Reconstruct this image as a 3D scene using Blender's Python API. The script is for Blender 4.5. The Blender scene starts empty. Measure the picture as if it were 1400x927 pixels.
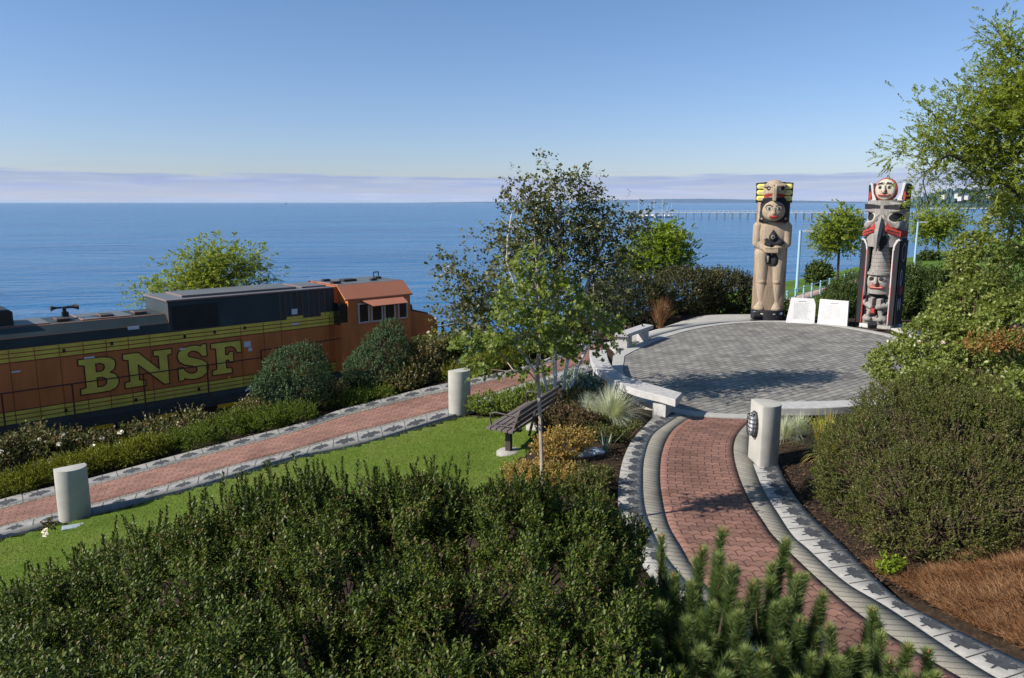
import bpy, bmesh, math, random
import numpy as np
from mathutils import Vector, Matrix

# ------------------------------------------------------------------ camera, sky, sun, exposure
SC = bpy.context.scene
COL = SC.collection
F_PX = 1050.0
PITCH = math.atan(186.5 / F_PX)
CAM_Z = 4.0
cam_data = bpy.data.cameras.new("camera")
cam_data.sensor_width = 36.0
cam_data.lens = F_PX / 1400.0 * 36.0
cam_data.clip_start = 0.1
cam_data.clip_end = 120000.0
cam = bpy.data.objects.new("camera", cam_data)
cam.location = (0, 0, CAM_Z)
cam.rotation_euler = (math.pi / 2 - PITCH, 0, 0)
COL.objects.link(cam)
SC.camera = cam

SUN_EL = math.radians(35.5)
SUN_TO = Vector((-0.953, -0.303, 0)).normalized()          # horizontal direction towards the sun
world = bpy.data.worlds.new("World")
SC.world = world
world.use_nodes = True
wn, wl = world.node_tree.nodes, world.node_tree.links
wn.clear()
w_out = wn.new("ShaderNodeOutputWorld")
w_bg = wn.new("ShaderNodeBackground")
w_bg.inputs["Strength"].default_value = 0.09
sky = wn.new("ShaderNodeTexSky")
sky.sky_type = "NISHITA"
sky.sun_disc = False
sky.sun_elevation = SUN_EL
sky.sun_rotation = math.atan2(SUN_TO.x, SUN_TO.y)
sky.altitude = 0
sky.air_density = 1.0
sky.dust_density = 0.35
sky.ozone_density = 3.0
# a low bank of mauve cloud all round the horizon, by direction
tc = wn.new("ShaderNodeTexCoord")
sep = wn.new("ShaderNodeSeparateXYZ")
wl.new(tc.outputs["Generated"], sep.inputs[0])
wmap = wn.new("ShaderNodeMapping")
wmap.inputs["Scale"].default_value = (4.0, 4.0, 75.0)
wl.new(tc.outputs["Generated"], wmap.inputs[0])
wno = wn.new("ShaderNodeTexNoise")
wno.inputs["Scale"].default_value = 1.6
wno.inputs["Detail"].default_value = 6
wno.inputs["Roughness"].default_value = 0.55
wl.new(wmap.outputs[0], wno.inputs[0])
def wmath(op, a, b=None, c=None):
    n = wn.new("ShaderNodeMath"); n.operation = op
    for i, v in enumerate((a, b, c)):
        if v is None: continue
        if isinstance(v, (int, float)): n.inputs[i].default_value = v
        else: wl.new(v, n.inputs[i])
    return n.outputs[0]
def wrange(v, a, b, c, d, smooth=True):
    n = wn.new("ShaderNodeMapRange")
    n.interpolation_type = "SMOOTHSTEP" if smooth else "LINEAR"
    wl.new(v, n.inputs[0])
    for i, x in enumerate((a, b, c, d)): n.inputs[i + 1].default_value = x
    return n.outputs[0]
wob = wmath("MULTIPLY_ADD", wno.outputs["Fac"], 0.045, -0.0225)
elev = wmath("ADD", sep.outputs["Z"], wob)
cloud_top = wrange(elev, 0.031, 0.039, 1.0, 0.0)           # crisp top edge of the bank
wisps = wrange(wno.outputs["Fac"], 0.35, 0.65, 0.62, 1.0)
cmask = wmath("MULTIPLY", cloud_top, wisps)
hue = wn.new("ShaderNodeMix"); hue.data_type = "RGBA"; hue.blend_type = "MULTIPLY"
hue.inputs["Factor"].default_value = 1.0
wl.new(sky.outputs[0], hue.inputs["A"])
tint_r = wn.new("ShaderNodeValToRGB")
wl.new(wrange(sep.outputs["Z"], 0.0, 0.5, 0.0, 1.0, False), tint_r.inputs[0])
tint_r.color_ramp.elements[0].color = (0.76, 0.78, 1.02, 1); tint_r.color_ramp.elements[1].color = (0.74, 0.90, 0.94, 1)
wl.new(tint_r.outputs[0], hue.inputs["B"])
ccol = wn.new("ShaderNodeMix"); ccol.data_type = "RGBA"
wl.new(wrange(sep.outputs["Z"], 0.004, 0.034, 0.0, 1.0), ccol.inputs["Factor"])
ccol.inputs["A"].default_value = (3.7, 4.3, 6.1, 1)
ccol.inputs["B"].default_value = (2.55, 3.2, 5.2, 1)
wmix = wn.new("ShaderNodeMix"); wmix.data_type = "RGBA"
wl.new(cmask, wmix.inputs["Factor"])
wl.new(hue.outputs["Result"], wmix.inputs["A"])
wno2 = wn.new("ShaderNodeTexNoise"); wno2.inputs["Scale"].default_value = 2.6; wno2.inputs["Detail"].default_value = 8
wl.new(wmap.outputs[0], wno2.inputs[0])
puff = wn.new("ShaderNodeMix"); puff.data_type = "RGBA"
wl.new(wrange(wno2.outputs["Fac"], 0.46, 0.68, 0.0, 0.30), puff.inputs["Factor"])
wl.new(ccol.outputs["Result"], puff.inputs["A"]); puff.inputs["B"].default_value = (5.2, 5.5, 6.9, 1)
wl.new(puff.outputs["Result"], wmix.inputs["B"])
wl.new(wmix.outputs["Result"], w_bg.inputs["Color"])
wl.new(w_bg.outputs[0], w_out.inputs[0])

sun_l = bpy.data.lights.new("sun", "SUN")
sun_l.energy = 4.8
sun_l.angle = math.radians(0.5)
sun_l.color = (1.0, 0.93, 0.83)
sun = bpy.data.objects.new("sun", sun_l)
to_sun = Vector((SUN_TO.x * math.cos(SUN_EL), SUN_TO.y * math.cos(SUN_EL), math.sin(SUN_EL)))
sun.rotation_euler = to_sun.to_track_quat("Z", "Y").to_euler()
sun.location = (-20, -10, 30)
COL.objects.link(sun)

SC.view_settings.view_transform = "Standard"
SC.view_settings.look = "None"
SC.view_settings.gamma = 1.0
SC.view_settings.exposure = 0.58
SC.view_settings.use_curve_mapping = False
SC.cycles.max_bounces = 8
SC.cycles.transparent_max_bounces = 8
SC.cycles.use_denoising = True

random.seed(5)
RNG = np.random.default_rng(11)

# ------------------------------------------------------------------ pixel -> world helpers (photo pixels, 1400 x 927)
cp, sp = math.cos(PITCH), math.sin(PITCH)
CAM = np.array([0.0, 0.0, CAM_Z])
def ray(px, py):
    a = (px - 700.0) / F_PX; b = -(py - 463.5) / F_PX
    return np.array([a, cp + b * sp, -sp + b * cp])
def on_z(px, py, z):
    d = ray(px, py); return CAM + d * ((z - CAM_Z) / d[2])
def at(px, py, Y):                     # the point seen at a pixel, Y metres ahead
    d = ray(px, py); return CAM + d * (Y / d[1])
def mpp(Y): return Y / F_PX            # metres per photo pixel at that distance (about)

# ------------------------------------------------------------------ object helpers
def link(o, parent=None):
    COL.objects.link(o)
    if parent is not None: o.parent = parent
    return o
def tag(o, label=None, cat=None, group=None, kind=None):
    if label: o["label"] = label
    if cat: o["category"] = cat
    if group: o["group"] = group
    if kind: o["kind"] = kind
    return o
def thing(name, label, cat, loc=(0, 0, 0), rz=0.0, group=None):
    o = bpy.data.objects.new(name, None)
    o.location = [float(v) for v in loc]; o.rotation_euler = (0, 0, rz); o.empty_display_size = 0.2
    link(o)
    return tag(o, label, cat, group)

class MB:
    """collects shapes; build() links them as one mesh object"""
    def __init__(s): s.v = []; s.f = []; s.m = []; s.uv = None
    def add(s, vs, fs, m=0):
        k = len(s.v); s.v += [tuple(map(float, p)) for p in vs]
        for f in fs: s.f.append(tuple(i + k for i in f)); s.m.append(m)
    def box(s, a, b, m=0, M=None):
        (x0, y0, z0), (x1, y1, z1) = a, b
        vs = [(x0,y0,z0),(x1,y0,z0),(x1,y1,z0),(x0,y1,z0),(x0,y0,z1),(x1,y0,z1),(x1,y1,z1),(x0,y1,z1)]
        if M is not None: vs = [tuple(M @ Vector(p)) for p in vs]
        s.add(vs, [(0,3,2,1),(4,5,6,7),(0,1,5,4),(1,2,6,5),(2,3,7,6),(3,0,4,7)], m)
    def prism(s, poly, z0, z1, m=0, mt=None, axis="z"):
        """poly: list of 2-D points (counter-clockwise), extruded along an axis"""
        def c(p, h):
            if axis == "z": return (p[0], p[1], h)
            if axis == "y": return (p[0], h, p[1])
            return (h, p[0], p[1])
        n = len(poly); k = len(s.v)
        s.v += [c(p, z0) for p in poly] + [c(p, z1) for p in poly]
        for i in range(n):
            j = (i + 1) % n
            s.f.append((k+i, k+j, k+n+j, k+n+i)); s.m.append(m)
        s.f.append(tuple(k + i for i in range(n))[::-1]); s.m.append(m)
        s.f.append(tuple(k + n + i for i in range(n))); s.m.append(m if mt is None else mt)
    def tube(s, pts, r, n=8, m=0, cap=True):
        pts = [Vector(p) for p in pts]
        rr = r if hasattr(r, "__len__") else [r] * len(pts)
        k = len(s.v); up = None
        for i, p in enumerate(pts):
            t = (pts[min(i+1, len(pts)-1)] - pts[max(i-1, 0)]).normalized()
            if up is None: up = t.orthogonal().normalized()
            up = (up - t * up.dot(t)); up = up.normalized() if up.length > 1e-6 else t.orthogonal().normalized()
            w = t.cross(up)
            for j in range(n):
                a = 2 * math.pi * j / n
                s.v.append(tuple(p + (up * math.cos(a) + w * math.sin(a)) * rr[i]))
        for i in range(len(pts) - 1):
            for j in range(n):
                a, b = k + i*n + j, k + i*n + (j+1) % n
                s.f.append((a, b, b + n, a + n)); s.m.append(m)
        if cap:
            s.f.append(tuple(k + j for j in range(n))[::-1]); s.m.append(m)
            e = k + (len(pts) - 1) * n
            s.f.append(tuple(e + j for j in range(n))); s.m.append(m)
    def lathe(s, prof, n=16, m=0, c=(0,0,0), axis="z"):
        k = len(s.v)
        for r, h in prof:
            for j in range(n):
                a = 2*math.pi*j/n
                q = (r*math.cos(a), r*math.sin(a), h)
                if axis == "y": q = (q[0], q[2], q[1])
                if axis == "x": q = (q[2], q[0], q[1])
                s.v.append((q[0]+c[0], q[1]+c[1], q[2]+c[2]))
        for i in range(len(prof)-1):
            for j in range(n):
                a, b = k+i*n+j, k+i*n+(j+1) % n
                s.f.append((a, b, b+n, a+n)); s.m.append(m)
        s.f.append(tuple(k+j for j in range(n))[::-1]); s.m.append(m)
        e = k + (len(prof)-1)*n
        s.f.append(tuple(e+j for j in range(n))); s.m.append(m)
    def build(s, name, mats, parent=None, bevel=0.0, smooth=False, seg=2):
        me = bpy.data.meshes.new(name)
        me.from_pydata(s.v, [], s.f)
        for mt in (mats if isinstance(mats, (list, tuple)) else [mats]): me.materials.append(mt)
        me.polygons.foreach_set("material_index", s.m)
        bm = bmesh.new(); bm.from_mesh(me)
        bmesh.ops.recalc_face_normals(bm, faces=bm.faces)
        if bevel > 0:
            es = [e for e in bm.edges if len(e.link_faces) == 2 and e.calc_face_angle(0) > 0.6]
            bmesh.ops.bevel(bm, geom=es, offset=bevel, segments=seg, profile=0.6, affect="EDGES", clamp_overlap=True)
        bm.to_mesh(me); bm.free()
        if smooth:
            me.polygons.foreach_set("use_smooth", [True] * len(me.polygons))
            if hasattr(me, "set_sharp_from_angle"): me.set_sharp_from_angle(angle=math.radians(40))
        me.update()
        return link(bpy.data.objects.new(name, me), parent)

def nmesh(name, V, F, mats, parent=None, tint=None, midx=None, smooth=False):
    """fast mesh from arrays: V (n,3), F (m,k) with one face size"""
    me = bpy.data.meshes.new(name)
    V = np.asarray(V, np.float32); F = np.asarray(F, np.int32)
    me.vertices.add(len(V)); me.vertices.foreach_set("co", V.ravel())
    m, k = F.shape
    me.loops.add(m * k); me.loops.foreach_set("vertex_index", F.ravel())
    me.polygons.add(m); me.polygons.foreach_set("loop_start", np.arange(0, m*k, k, dtype=np.int32))
    for mt in (mats if isinstance(mats, (list, tuple)) else [mats]): me.materials.append(mt)
    if midx is not None: me.polygons.foreach_set("material_index", np.asarray(midx, np.int32))
    if tint is not None:
        a = me.attributes.new("tint", "FLOAT", "FACE"); a.data.foreach_set("value", np.asarray(tint, np.float32))
    if smooth: me.polygons.foreach_set("use_smooth", np.ones(m, dtype=bool))
    me.update(calc_edges=True)
    me.validate()
    return link(bpy.data.objects.new(name, me), parent)

# ------------------------------------------------------------------ materials
def new_mat(name):
    m = bpy.data.materials.new(name); m.use_nodes = True
    nt = m.node_tree; nt.nodes.clear()
    return m, nt.nodes, nt.links
def principled(N, L, out=True):
    b = N.new("ShaderNodeBsdfPrincipled")
    if out:
        o = N.new("ShaderNodeOutputMaterial"); L.new(b.outputs[0], o.inputs[0])
    return b
def noise(N, L, scale, detail=4, rough=0.55, coord="Object", mapscale=None):
    t = N.new("ShaderNodeTexCoord"); src = t.outputs[coord]
    if mapscale:
        mp = N.new("ShaderNodeMapping"); mp.inputs["Scale"].default_value = mapscale
        L.new(src, mp.inputs[0]); src = mp.outputs[0]
    n = N.new("ShaderNodeTexNoise"); n.inputs["Scale"].default_value = scale
    n.inputs["Detail"].default_value = detail; n.inputs["Roughness"].default_value = rough
    L.new(src, n.inputs[0]); return n.outputs["Fac"]
def ramp(N, L, fac, stops):
    r = N.new("ShaderNodeValToRGB"); L.new(fac, r.inputs[0])
    e = r.color_ramp.elements
    while len(e) < len(stops): e.new(0.5)
    for i, (p, c) in enumerate(stops):
        e[i].position = p; e[i].color = (*c, 1) if len(c) == 3 else c
    return r.outputs[0]
def mixc(N, L, fac, a, b, mode="MIX"):
    x = N.new("ShaderNodeMix"); x.data_type = "RGBA"; x.blend_type = mode
    for s, v in (("Factor", fac), ("A", a), ("B", b)):
        if isinstance(v, (int, float)): x.inputs[s].default_value = v
        elif isinstance(v, tuple): x.inputs[s].default_value = (*v, 1) if len(v) == 3 else v
        else: L.new(v, x.inputs[s])
    return x.outputs["Result"]
def bump(N, L, h, strength, dist, bsdf):
    b = N.new("ShaderNodeBump"); b.inputs["Strength"].default_value = strength
    b.inputs["Distance"].default_value = dist
    L.new(h, b.inputs["Height"]); L.new(b.outputs[0], bsdf.inputs["Normal"])
def shade(c, k): return tuple(min(1.0, x * k) for x in c)
def mat(name, col, rough=0.6, var=0.18, scale=6.0, bmp=0.0, bscale=40.0, metal=0.0, spec=0.5, mapscale=None):
    m, N, L = new_mat(name); b = principled(N, L)
    n1 = noise(N, L, scale, 6, 0.6, mapscale=mapscale)
    L.new(ramp(N, L, n1, [(0.25, shade(col, 1 - var)), (0.55, col), (0.8, shade(col, 1 + var))]), b.inputs["Base Color"])
    b.inputs["Roughness"].default_value = rough; b.inputs["Metallic"].default_value = metal
    b.inputs["Specular IOR Level"].default_value = spec
    if bmp: bump(N, L, noise(N, L, bscale, 4), bmp, 0.01, b)
    return m
def leaf_mat(name, cols, trans=0.25, rough=0.45, spec=0.35):
    """leaf colours picked leaf by leaf through the tint attribute"""
    m, N, L = new_mat(name)
    o = N.new("ShaderNodeOutputMaterial")
    a = N.new("ShaderNodeAttribute"); a.attribute_name = "tint"
    k = len(cols)
    c = ramp(N, L, a.outputs["Fac"], [((i + 0.5) / k, cc) for i, cc in enumerate(cols)])
    b = principled(N, L, False)
    L.new(c, b.inputs["Base Color"]); b.inputs["Roughness"].default_value = rough
    b.inputs["Specular IOR Level"].default_value = spec
    if trans > 0:
        t = N.new("ShaderNodeBsdfTranslucent")
        L.new(mixc(N, L, 1.0, c, (1.5, 1.45, 0.6), "MULTIPLY"), t.inputs[0])
        x = N.new("ShaderNodeMixShader"); x.inputs[0].default_value = trans
        L.new(b.outputs[0], x.inputs[1]); L.new(t.outputs[0], x.inputs[2]); L.new(x.outputs[0], o.inputs[0])
    else: L.new(b.outputs[0], o.inputs[0])
    return m
# ------------------------------------------------------------------ terrain height
TRK_A, TRK_B = on_z(0, 583, -1.75), on_z(460, 508, -1.75)
TD = (TRK_B - TRK_A)[:2]; TD = TD / np.linalg.norm(TD)       # heading of the train
TN = np.array([TD[1], -TD[0]])                               # towards the gardens
RAIL_Z = -3.5
ctrl = []
for px, py, z in [(840,490,0),(900,462,0),(1000,441,0),(1100,441,0),(1230,460,0),(960,575,0),(1050,520,0),(1000,480,0),(900,520,0),
                  (0,712,-1.42),(105,690,-1.28),(300,628,-1.0),(480,575,-.78),(625,545,-.58),(720,520,-.33),(800,492,-.04),
                  (0,790,-1.12),(200,700,-1.05),(400,650,-.85),(600,600,-.6),(695,622,-.45),
                  (760,620,-.15),(830,600,0),(850,650,0),(850,720,.02),(940,640,0),(1000,700,0),(1100,800,0),(1200,850,0),(1390,915,0),
                  (880,660,0),(930,770,0),(1060,640,0),(1120,640,.05),(1200,560,.1),(1350,600,.3),(1350,780,.15),(1250,470,.1),(1380,480,.4),
                  (980,431,.02),(1050,432,.02),(1130,437,.02),(1200,444,.02),
                  (1085,408,-3.2),(1150,388,-3.2),(1060,396,-3.3),(1130,374,-3.3),(1250,362,-3.2),(1290,355,-3.2),(1370,345,-3.0)]:
    p = on_z(px, py, z); ctrl.append((p[0], p[1], z))
for px, py, z in [(0,683,-1.42),(200,633,-1.10),(400,584,-.84),(600,528,-.55),(700,504,-.33),(790,474,-.06)]:
    p = on_z(px, py, z); ctrl.append((p[0], p[1], z))
    for k, dz in ((0.55, -.02), (1.2, -.10)):
        ctrl.append((p[0] - TN[0] * k, p[1] - TN[1] * k, z + dz))
ctrl += [(-6,6,-.5),(-3,5,.1),(0,5,.3),(3,3.6,.35),(-4,2,1.2),(0,2,1.4),(4,1.5,1.0),(7,4,.5),(0,-2,2.3),(-8,0,1.2),(8,0,1.2),(0,-10,2.6),(14,8,.9),(20,14,1.0),(25,0,1.6),(-20,-2,.2),
         (6,29,-.3),(10,28.5,-.2),(14,27,-.1),(9,38,-2.4),(18,36,-2.0),(30,40,-1.5),(14,50,-3.1),(3,31,-1.2),(45,60,-2.4),(80,90,-2.2),(60,30,1)]
B2 = TRK_B[:2]
for u in (-26, -18, -12, -6, 0, 6, 12):
    for off, z in ((3.0, -3.75), (-0.8, -3.75), (-4.0, -3.9)):
        q = B2 + TD * u + TN * off; ctrl.append((q[0], q[1], z))
C = np.array(ctrl)
def _tps(r2): return 0.5 * r2 * np.log(r2 + 1e-9)
_n = len(C)
_A = np.zeros((_n + 3, _n + 3))
_d2 = ((C[:, None, :2] - C[None, :, :2]) ** 2).sum(2)
_A[:_n, :_n] = _tps(_d2) + np.eye(_n) * 0.15
_A[:_n, _n] = 1; _A[:_n, _n+1:] = C[:, :2]; _A[_n, :_n] = 1; _A[_n+1:, :_n] = C[:, :2].T
_W = np.linalg.solve(_A, np.concatenate([C[:, 2], np.zeros(3)]))
SHORE = np.array([(-70, -28), *[tuple(B2 + TD * u - TN * 5.0) for u in (-26, -10, 4)], (4, 44), (17, 64), (25.7, 72.5), (42, 92), (64.7, 118), (100, 160), (170, 250)])
def resample3(P, n):
    P = np.asarray(P, float); d = np.r_[0, np.cumsum(np.linalg.norm(np.diff(P, axis=0), axis=1))]
    return np.stack([np.interp(np.linspace(0, d[-1], n), d, P[:, k]) for k in range(P.shape[1])], 1)
def zpath(px): return float(np.interp(px, [-260,-170,0,105,300,480,625,720,800,833], [-1.72,-1.62,-1.42,-1.28,-1.0,-.78,-.58,-.33,-.04,0]))
def path_line(shift, px): return np.array([on_z(x, y, zpath(x + shift)) for x, y in px])
L_far_out = path_line(65, [(-170,737),(-60,700),(0,683),(43,671),(123,653),(200,633),(274,614),(330,600),(408,581),(475,559),(537,544),(589,531),(647,519),(702,504),(762,484),(812,463)])
L_far_in = path_line(65, [(-170,748),(-60,710),(0,693),(43,681),(123,661.5),(200,641),(274,622),(330,608),(408,588),(475,566),(537,550.5),(589,537.5),(647,525),(702,509.5),(765,488.5),(822,467)])
L_near_in = path_line(0, [(-170,788),(-60,746),(0,728),(77,709),(126,697),(229,669),(314,643),(400,621),(485,596),(560,577.5),(615,564.5),(680,542),(740,522),(790,502),(830,490)])
L_near_out = path_line(0, [(-170,799),(-60,756),(0,737),(51,724),(126,704),(211,681),(300,657),(400,627),(516,600),(589,580),(635,567),(690,549),(745,529),(795,508),(833,497)])
PATH_POLY = np.vstack([L_far_out[:, :2], L_near_out[::-1, :2]])
_k = min(len(L_far_in), len(L_near_in))
PATH_MID = np.array([np.r_[(p + q) / 2] for p, q in zip(resample3(L_far_in, 40), resample3(L_near_in, 40))])
PLZ_PX = [(838,489),(846,484),(860,477),(880,468),(904,459.5),(930,452.5),(955,447.5),(985,443.5),(1010,441.5),(1045,440),(1085,440.5),(1120,443),(1155,447.5),(1190,453.5),(1215,458.5),(1245,468),(1275,484),(1285,505),(1262,530),(1215,549),(1150,564),(1090,572),(1030,575.5),(985,574),(940,571),(905,563),(870,548),(848,530),(836,510)]
PLAZA = np.array([on_z(x, y, 0)[:2] for x, y in PLZ_PX])
def seg_dist(P, poly, closed=True):
    """distance of points (n,2) to a polyline, and signed side for open ones"""
    n = len(poly); best = np.full(len(P), 1e9); side = np.zeros(len(P))
    for i in range(n if closed else n - 1):
        a, b = poly[i], poly[(i + 1) % n]; ab = b - a
        t = np.clip(((P - a) @ ab) / (ab @ ab), 0, 1)
        d = np.linalg.norm(P - (a + t[:, None] * ab), axis=1)
        s = ab[0] * (P[:, 1] - a[1]) - ab[1] * (P[:, 0] - a[0])
        k = d < best; best[k] = d[k]; side[k] = s[k]
    return best, side
def inside(P, poly):
    x, y = P[:, 0], P[:, 1]; c = np.zeros(len(P), bool); n = len(poly)
    for i in range(n):
        (x0, y0), (x1, y1) = poly[i], poly[i - 1]
        if y0 == y1: continue
        k = ((y0 > y) != (y1 > y)) & (x < (x1 - x0) * (y - y0) / (y1 - y0) + x0)
        c ^= k
    return c
def T(X, Y):
    X = np.atleast_1d(np.asarray(X, float)); Y = np.atleast_1d(np.asarray(Y, float))
    P = np.stack([X.ravel(), Y.ravel()], 1)
    out = np.empty(len(P))
    for i in range(0, len(P), 20000):
        p = P[i:i+20000]
        d2 = ((p[:, None, :] - C[None, :, :2]) ** 2).sum(2)
        z = _tps(d2) @ _W[:_n] + _W[_n] + p @ _W[_n+1:]
        out[i:i+20000] = z
    out = np.clip(out, -4.2, 3.2)
    dp, _ = seg_dist(P, PLAZA); dp = np.where(inside(P, PLAZA), 0, dp)
    k = np.clip(1 - dp / 1.6, 0, 1); k = k * k * (3 - 2 * k); out = out * (1 - k)
    near = (P[:, 0] > -32) & (P[:, 0] < 6) & (P[:, 1] > 4) & (P[:, 1] < 26)
    if near.any():
        q = P[near]
        d, _ = seg_dist(q, PATH_POLY); d = np.where(inside(q, PATH_POLY), 0, np.maximum(0, d - 0.12))
        zz = PATH_MID[np.argmin(((q[:, None, :] - PATH_MID[None, :, :2]) ** 2).sum(2), axis=1), 2]
        # smooth: weight by inverse distance to the centre line points
        w = 1 / (((q[:, None, :] - PATH_MID[None, :, :2]) ** 2).sum(2) + .02) ** 2
        zz = (w * PATH_MID[None, :, 2]).sum(1) / w.sum(1)
        kk = np.clip(1 - d / 1.0, 0, 1); kk = kk * kk * (3 - 2 * kk)
        out[near] = out[near] * (1 - kk) + zz * kk
    ds, sd = seg_dist(P, SHORE, False)
    far = (sd > 0)
    w = np.clip(ds / 5.0, 0, 1)
    out = np.where(far, out * (1 - w) - 9.0 * w, out)
    return out.reshape(X.shape)
def t1(x, y): return float(T([x], [y])[0])
def G(px, py):
    """where the view ray through a photo pixel meets the ground"""
    d = ray(px, py)
    ts = np.concatenate([np.arange(1.5, 40, 0.05), np.arange(40, 160, 0.4)])
    q = CAM[None] + d[None] * ts[:, None]
    h = q[:, 2] - T(q[:, 0], q[:, 1])
    k = np.argmax(h < 0)
    if h[k] >= 0: return q[-1]
    a, b = ts[k-1], ts[k]; ha, hb = h[k-1], h[k]
    t = a + (b - a) * ha / (ha - hb)
    return CAM + d * t

def resample(P, step=None, n=None):
    P = np.asarray(P, float); d = np.r_[0, np.cumsum(np.linalg.norm(np.diff(P, axis=0), axis=1))]
    if n is None: n = max(2, int(round(d[-1] / step)) + 1)
    s = np.linspace(0, d[-1], n)
    return np.stack([np.interp(s, d, P[:, k]) for k in range(P.shape[1])], 1)
def smooth_line(P, n):
    """Catmull-Rom through the points, n samples evenly spaced"""
    P = np.asarray(P, float); Q = np.vstack([2*P[0]-P[1], P, 2*P[-1]-P[-2]]); out = []
    for i in range(1, len(Q) - 2):
        for t in np.linspace(0, 1, 14, endpoint=False):
            a, b, c, d = Q[i-1], Q[i], Q[i+1], Q[i+2]
            out.append(0.5 * ((2*b) + (c-a)*t + (2*a-5*b+4*c-d)*t*t + (3*b-a-3*c+d)*t**3))
    out.append(P[-1]); return resample(out, n=n)
def bar(t, r, g, b): return (r, g, b)

# ------------------------------------------------------------------ ground, sea
def ground_mat():
    m, N, L = new_mat("ground_soil"); b = principled(N, L)
    n = noise(N, L, 0.35, 8, 0.6); n2 = noise(N, L, 14.0, 6, 0.7)
    soil = ramp(N, L, n2, [(0.3, (.018, .012, .008)), (0.55, (.045, .030, .020)), (0.75, (.10, .068, .045))])
    geo = N.new("ShaderNodeNewGeometry"); s = N.new("ShaderNodeSeparateXYZ"); L.new(geo.outputs["Position"], s.inputs[0])
    mr = N.new("ShaderNodeMapRange"); L.new(s.outputs["Y"], mr.inputs[0])
    mr.inputs[1].default_value = 33; mr.inputs[2].default_value = 38
    grass = ramp(N, L, n, [(0.3, (.045, .10, .012)), (0.6, (.09, .16, .022)), (0.8, (.16, .19, .05))])
    L.new(mixc(N, L, mr.outputs[0], soil, grass), b.inputs["Base Color"])
    b.inputs["Roughness"].default_value = 0.95; b.inputs["Specular IOR Level"].default_value = 0.15
    bump(N, L, n2, 0.8, 0.04, b)
    return m
def grid_axis(spec): return np.unique(np.concatenate([np.arange(a, b, s) for a, b, s in spec]))
gx = grid_axis([(-70, -22, 2.0), (-22, 20, 0.28), (20, 40, 0.7), (40, 181, 3.0)])
gy = grid_axis([(-30, 2, 1.5), (2, 34, 0.28), (34, 80, 0.7), (80, 263, 3.0)])
GX, GY = np.meshgrid(gx, gy)
GZ = T(GX, GY)
PAVED = []                                     # plan outlines under which the ground sheet is lowered a little
# paths: photo-pixel edge lines, outer kerb to outer kerb, put on the ground
def ground_line(px): return np.array([G(x, y) for x, y in px])
z0 = lambda L: np.array([on_z(x, y, 0) for x, y in L])
R_lo = z0([(916,562),(897.5,568.6),(868.6,601),(853,628.6),(845.7,663),(845.7,691),(855.7,723),(872,757),(900,795),(945,845),(1010,905),(1080,960)])
R_lm = z0([(940,567),(923,574),(894,597),(881,628),(878.6,663),(881,697),(888.6,723),(905,757),(935,795),(980,845),(1045,905),(1115,960)])
R_li = z0([(953,571),(940,575),(920,591),(905.7,620),(902,654),(905.7,688.6),(914,723),(931,752),(958,795),(1003,845),(1070,905),(1142,960)])
R_ri = z0([(1034,571),(1020,583),(1007,600),(1003,620),(1010,651),(1026,688.6),(1045.7,720),(1060,740),(1117.6,795),(1185.8,850.5),(1310,927),(1400,975)])
R_rm = z0([(1043,576),(1029,592),(1025,610),(1028.6,628.6),(1043,671),(1063,705.7),(1083,737),(1102,754.6),(1154.8,801),(1216.7,838),(1356,927),(1450,980)])
R_ro = z0([(1063,637),(1080,674),(1103,706),(1134,737),(1173,776),(1223,822.7),(1278.6,853.6),(1400,912),(1500,960)])
PAVED.append(np.vstack([L_far_out[:, :2], L_near_out[::-1, :2]]))
PAVED.append(np.vstack([R_lo[:, :2], R_ro[::-1, :2]]))
PAVED.append(PLAZA)
flat = np.stack([GX.ravel(), GY.ravel()], 1); sunk = np.zeros(len(flat), bool)
for pl in PAVED:
    ins = inside(flat, pl); dd, _ = seg_dist(flat, pl)
    sunk |= ins | (dd < 0.18)
GZ = GZ - 0.10 * sunk.reshape(GZ.shape)
nx, ny = len(gx), len(gy)
idx = np.arange(nx * ny).reshape(ny, nx)
Fq = np.stack([idx[:-1, :-1], idx[:-1, 1:], idx[1:, 1:], idx[1:, :-1]], -1).reshape(-1, 4)
ground = nmesh("ground", np.stack([GX.ravel(), GY.ravel(), GZ.ravel()], 1), Fq, ground_mat(), smooth=True)
tag(ground, kind="structure")

def sea_mat():
    m, N, L = new_mat("sea_water"); b = principled(N, L)
    b.inputs["Roughness"].default_value = 0.16; b.inputs["IOR"].default_value = 1.33; b.inputs["Specular IOR Level"].default_value = 0.36
    n0 = noise(N, L, 0.012, 5, 0.6, "Object", (0.5, 1.6, 1))
    L.new(ramp(N, L, n0, [(0.3, (.010, .10, .255)), (0.7, (.020, .145, .325))]), b.inputs["Base Color"])
    n1 = noise(N, L, 0.20, 6, 0.66, "Object", (0.33, 1.0, 1))
    n2 = noise(N, L, 0.035, 4, 0.6, "Object", (0.35, 1.3, 1))
    a = N.new("ShaderNodeMath"); a.operation = "MULTIPLY_ADD"; L.new(n2, a.inputs[0]); a.inputs[1].default_value = 2.0; L.new(n1, a.inputs[2])
    bp = N.new("ShaderNodeBump"); bp.inputs["Strength"].default_value = 1.0; bp.inputs["Distance"].default_value = 1.9
    L.new(a.outputs[0], bp.inputs["Height"]); L.new(bp.outputs[0], b.inputs["Normal"])
    return m
SEA_Z = -6.0
mb = MB()
xs = [-60000, -6000, -900, -200, 0, 200, 900, 6000, 60000]; ys = [-400, 0, 60, 200, 600, 2000, 8000, 60000]
V = [(x, y, SEA_Z) for y in ys for x in xs]; nxs = len(xs)
mb.add(V, [(j*nxs+i, j*nxs+i+1, (j+1)*nxs+i+1, (j+1)*nxs+i) for j in range(len(ys)-1) for i in range(nxs-1)])
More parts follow.
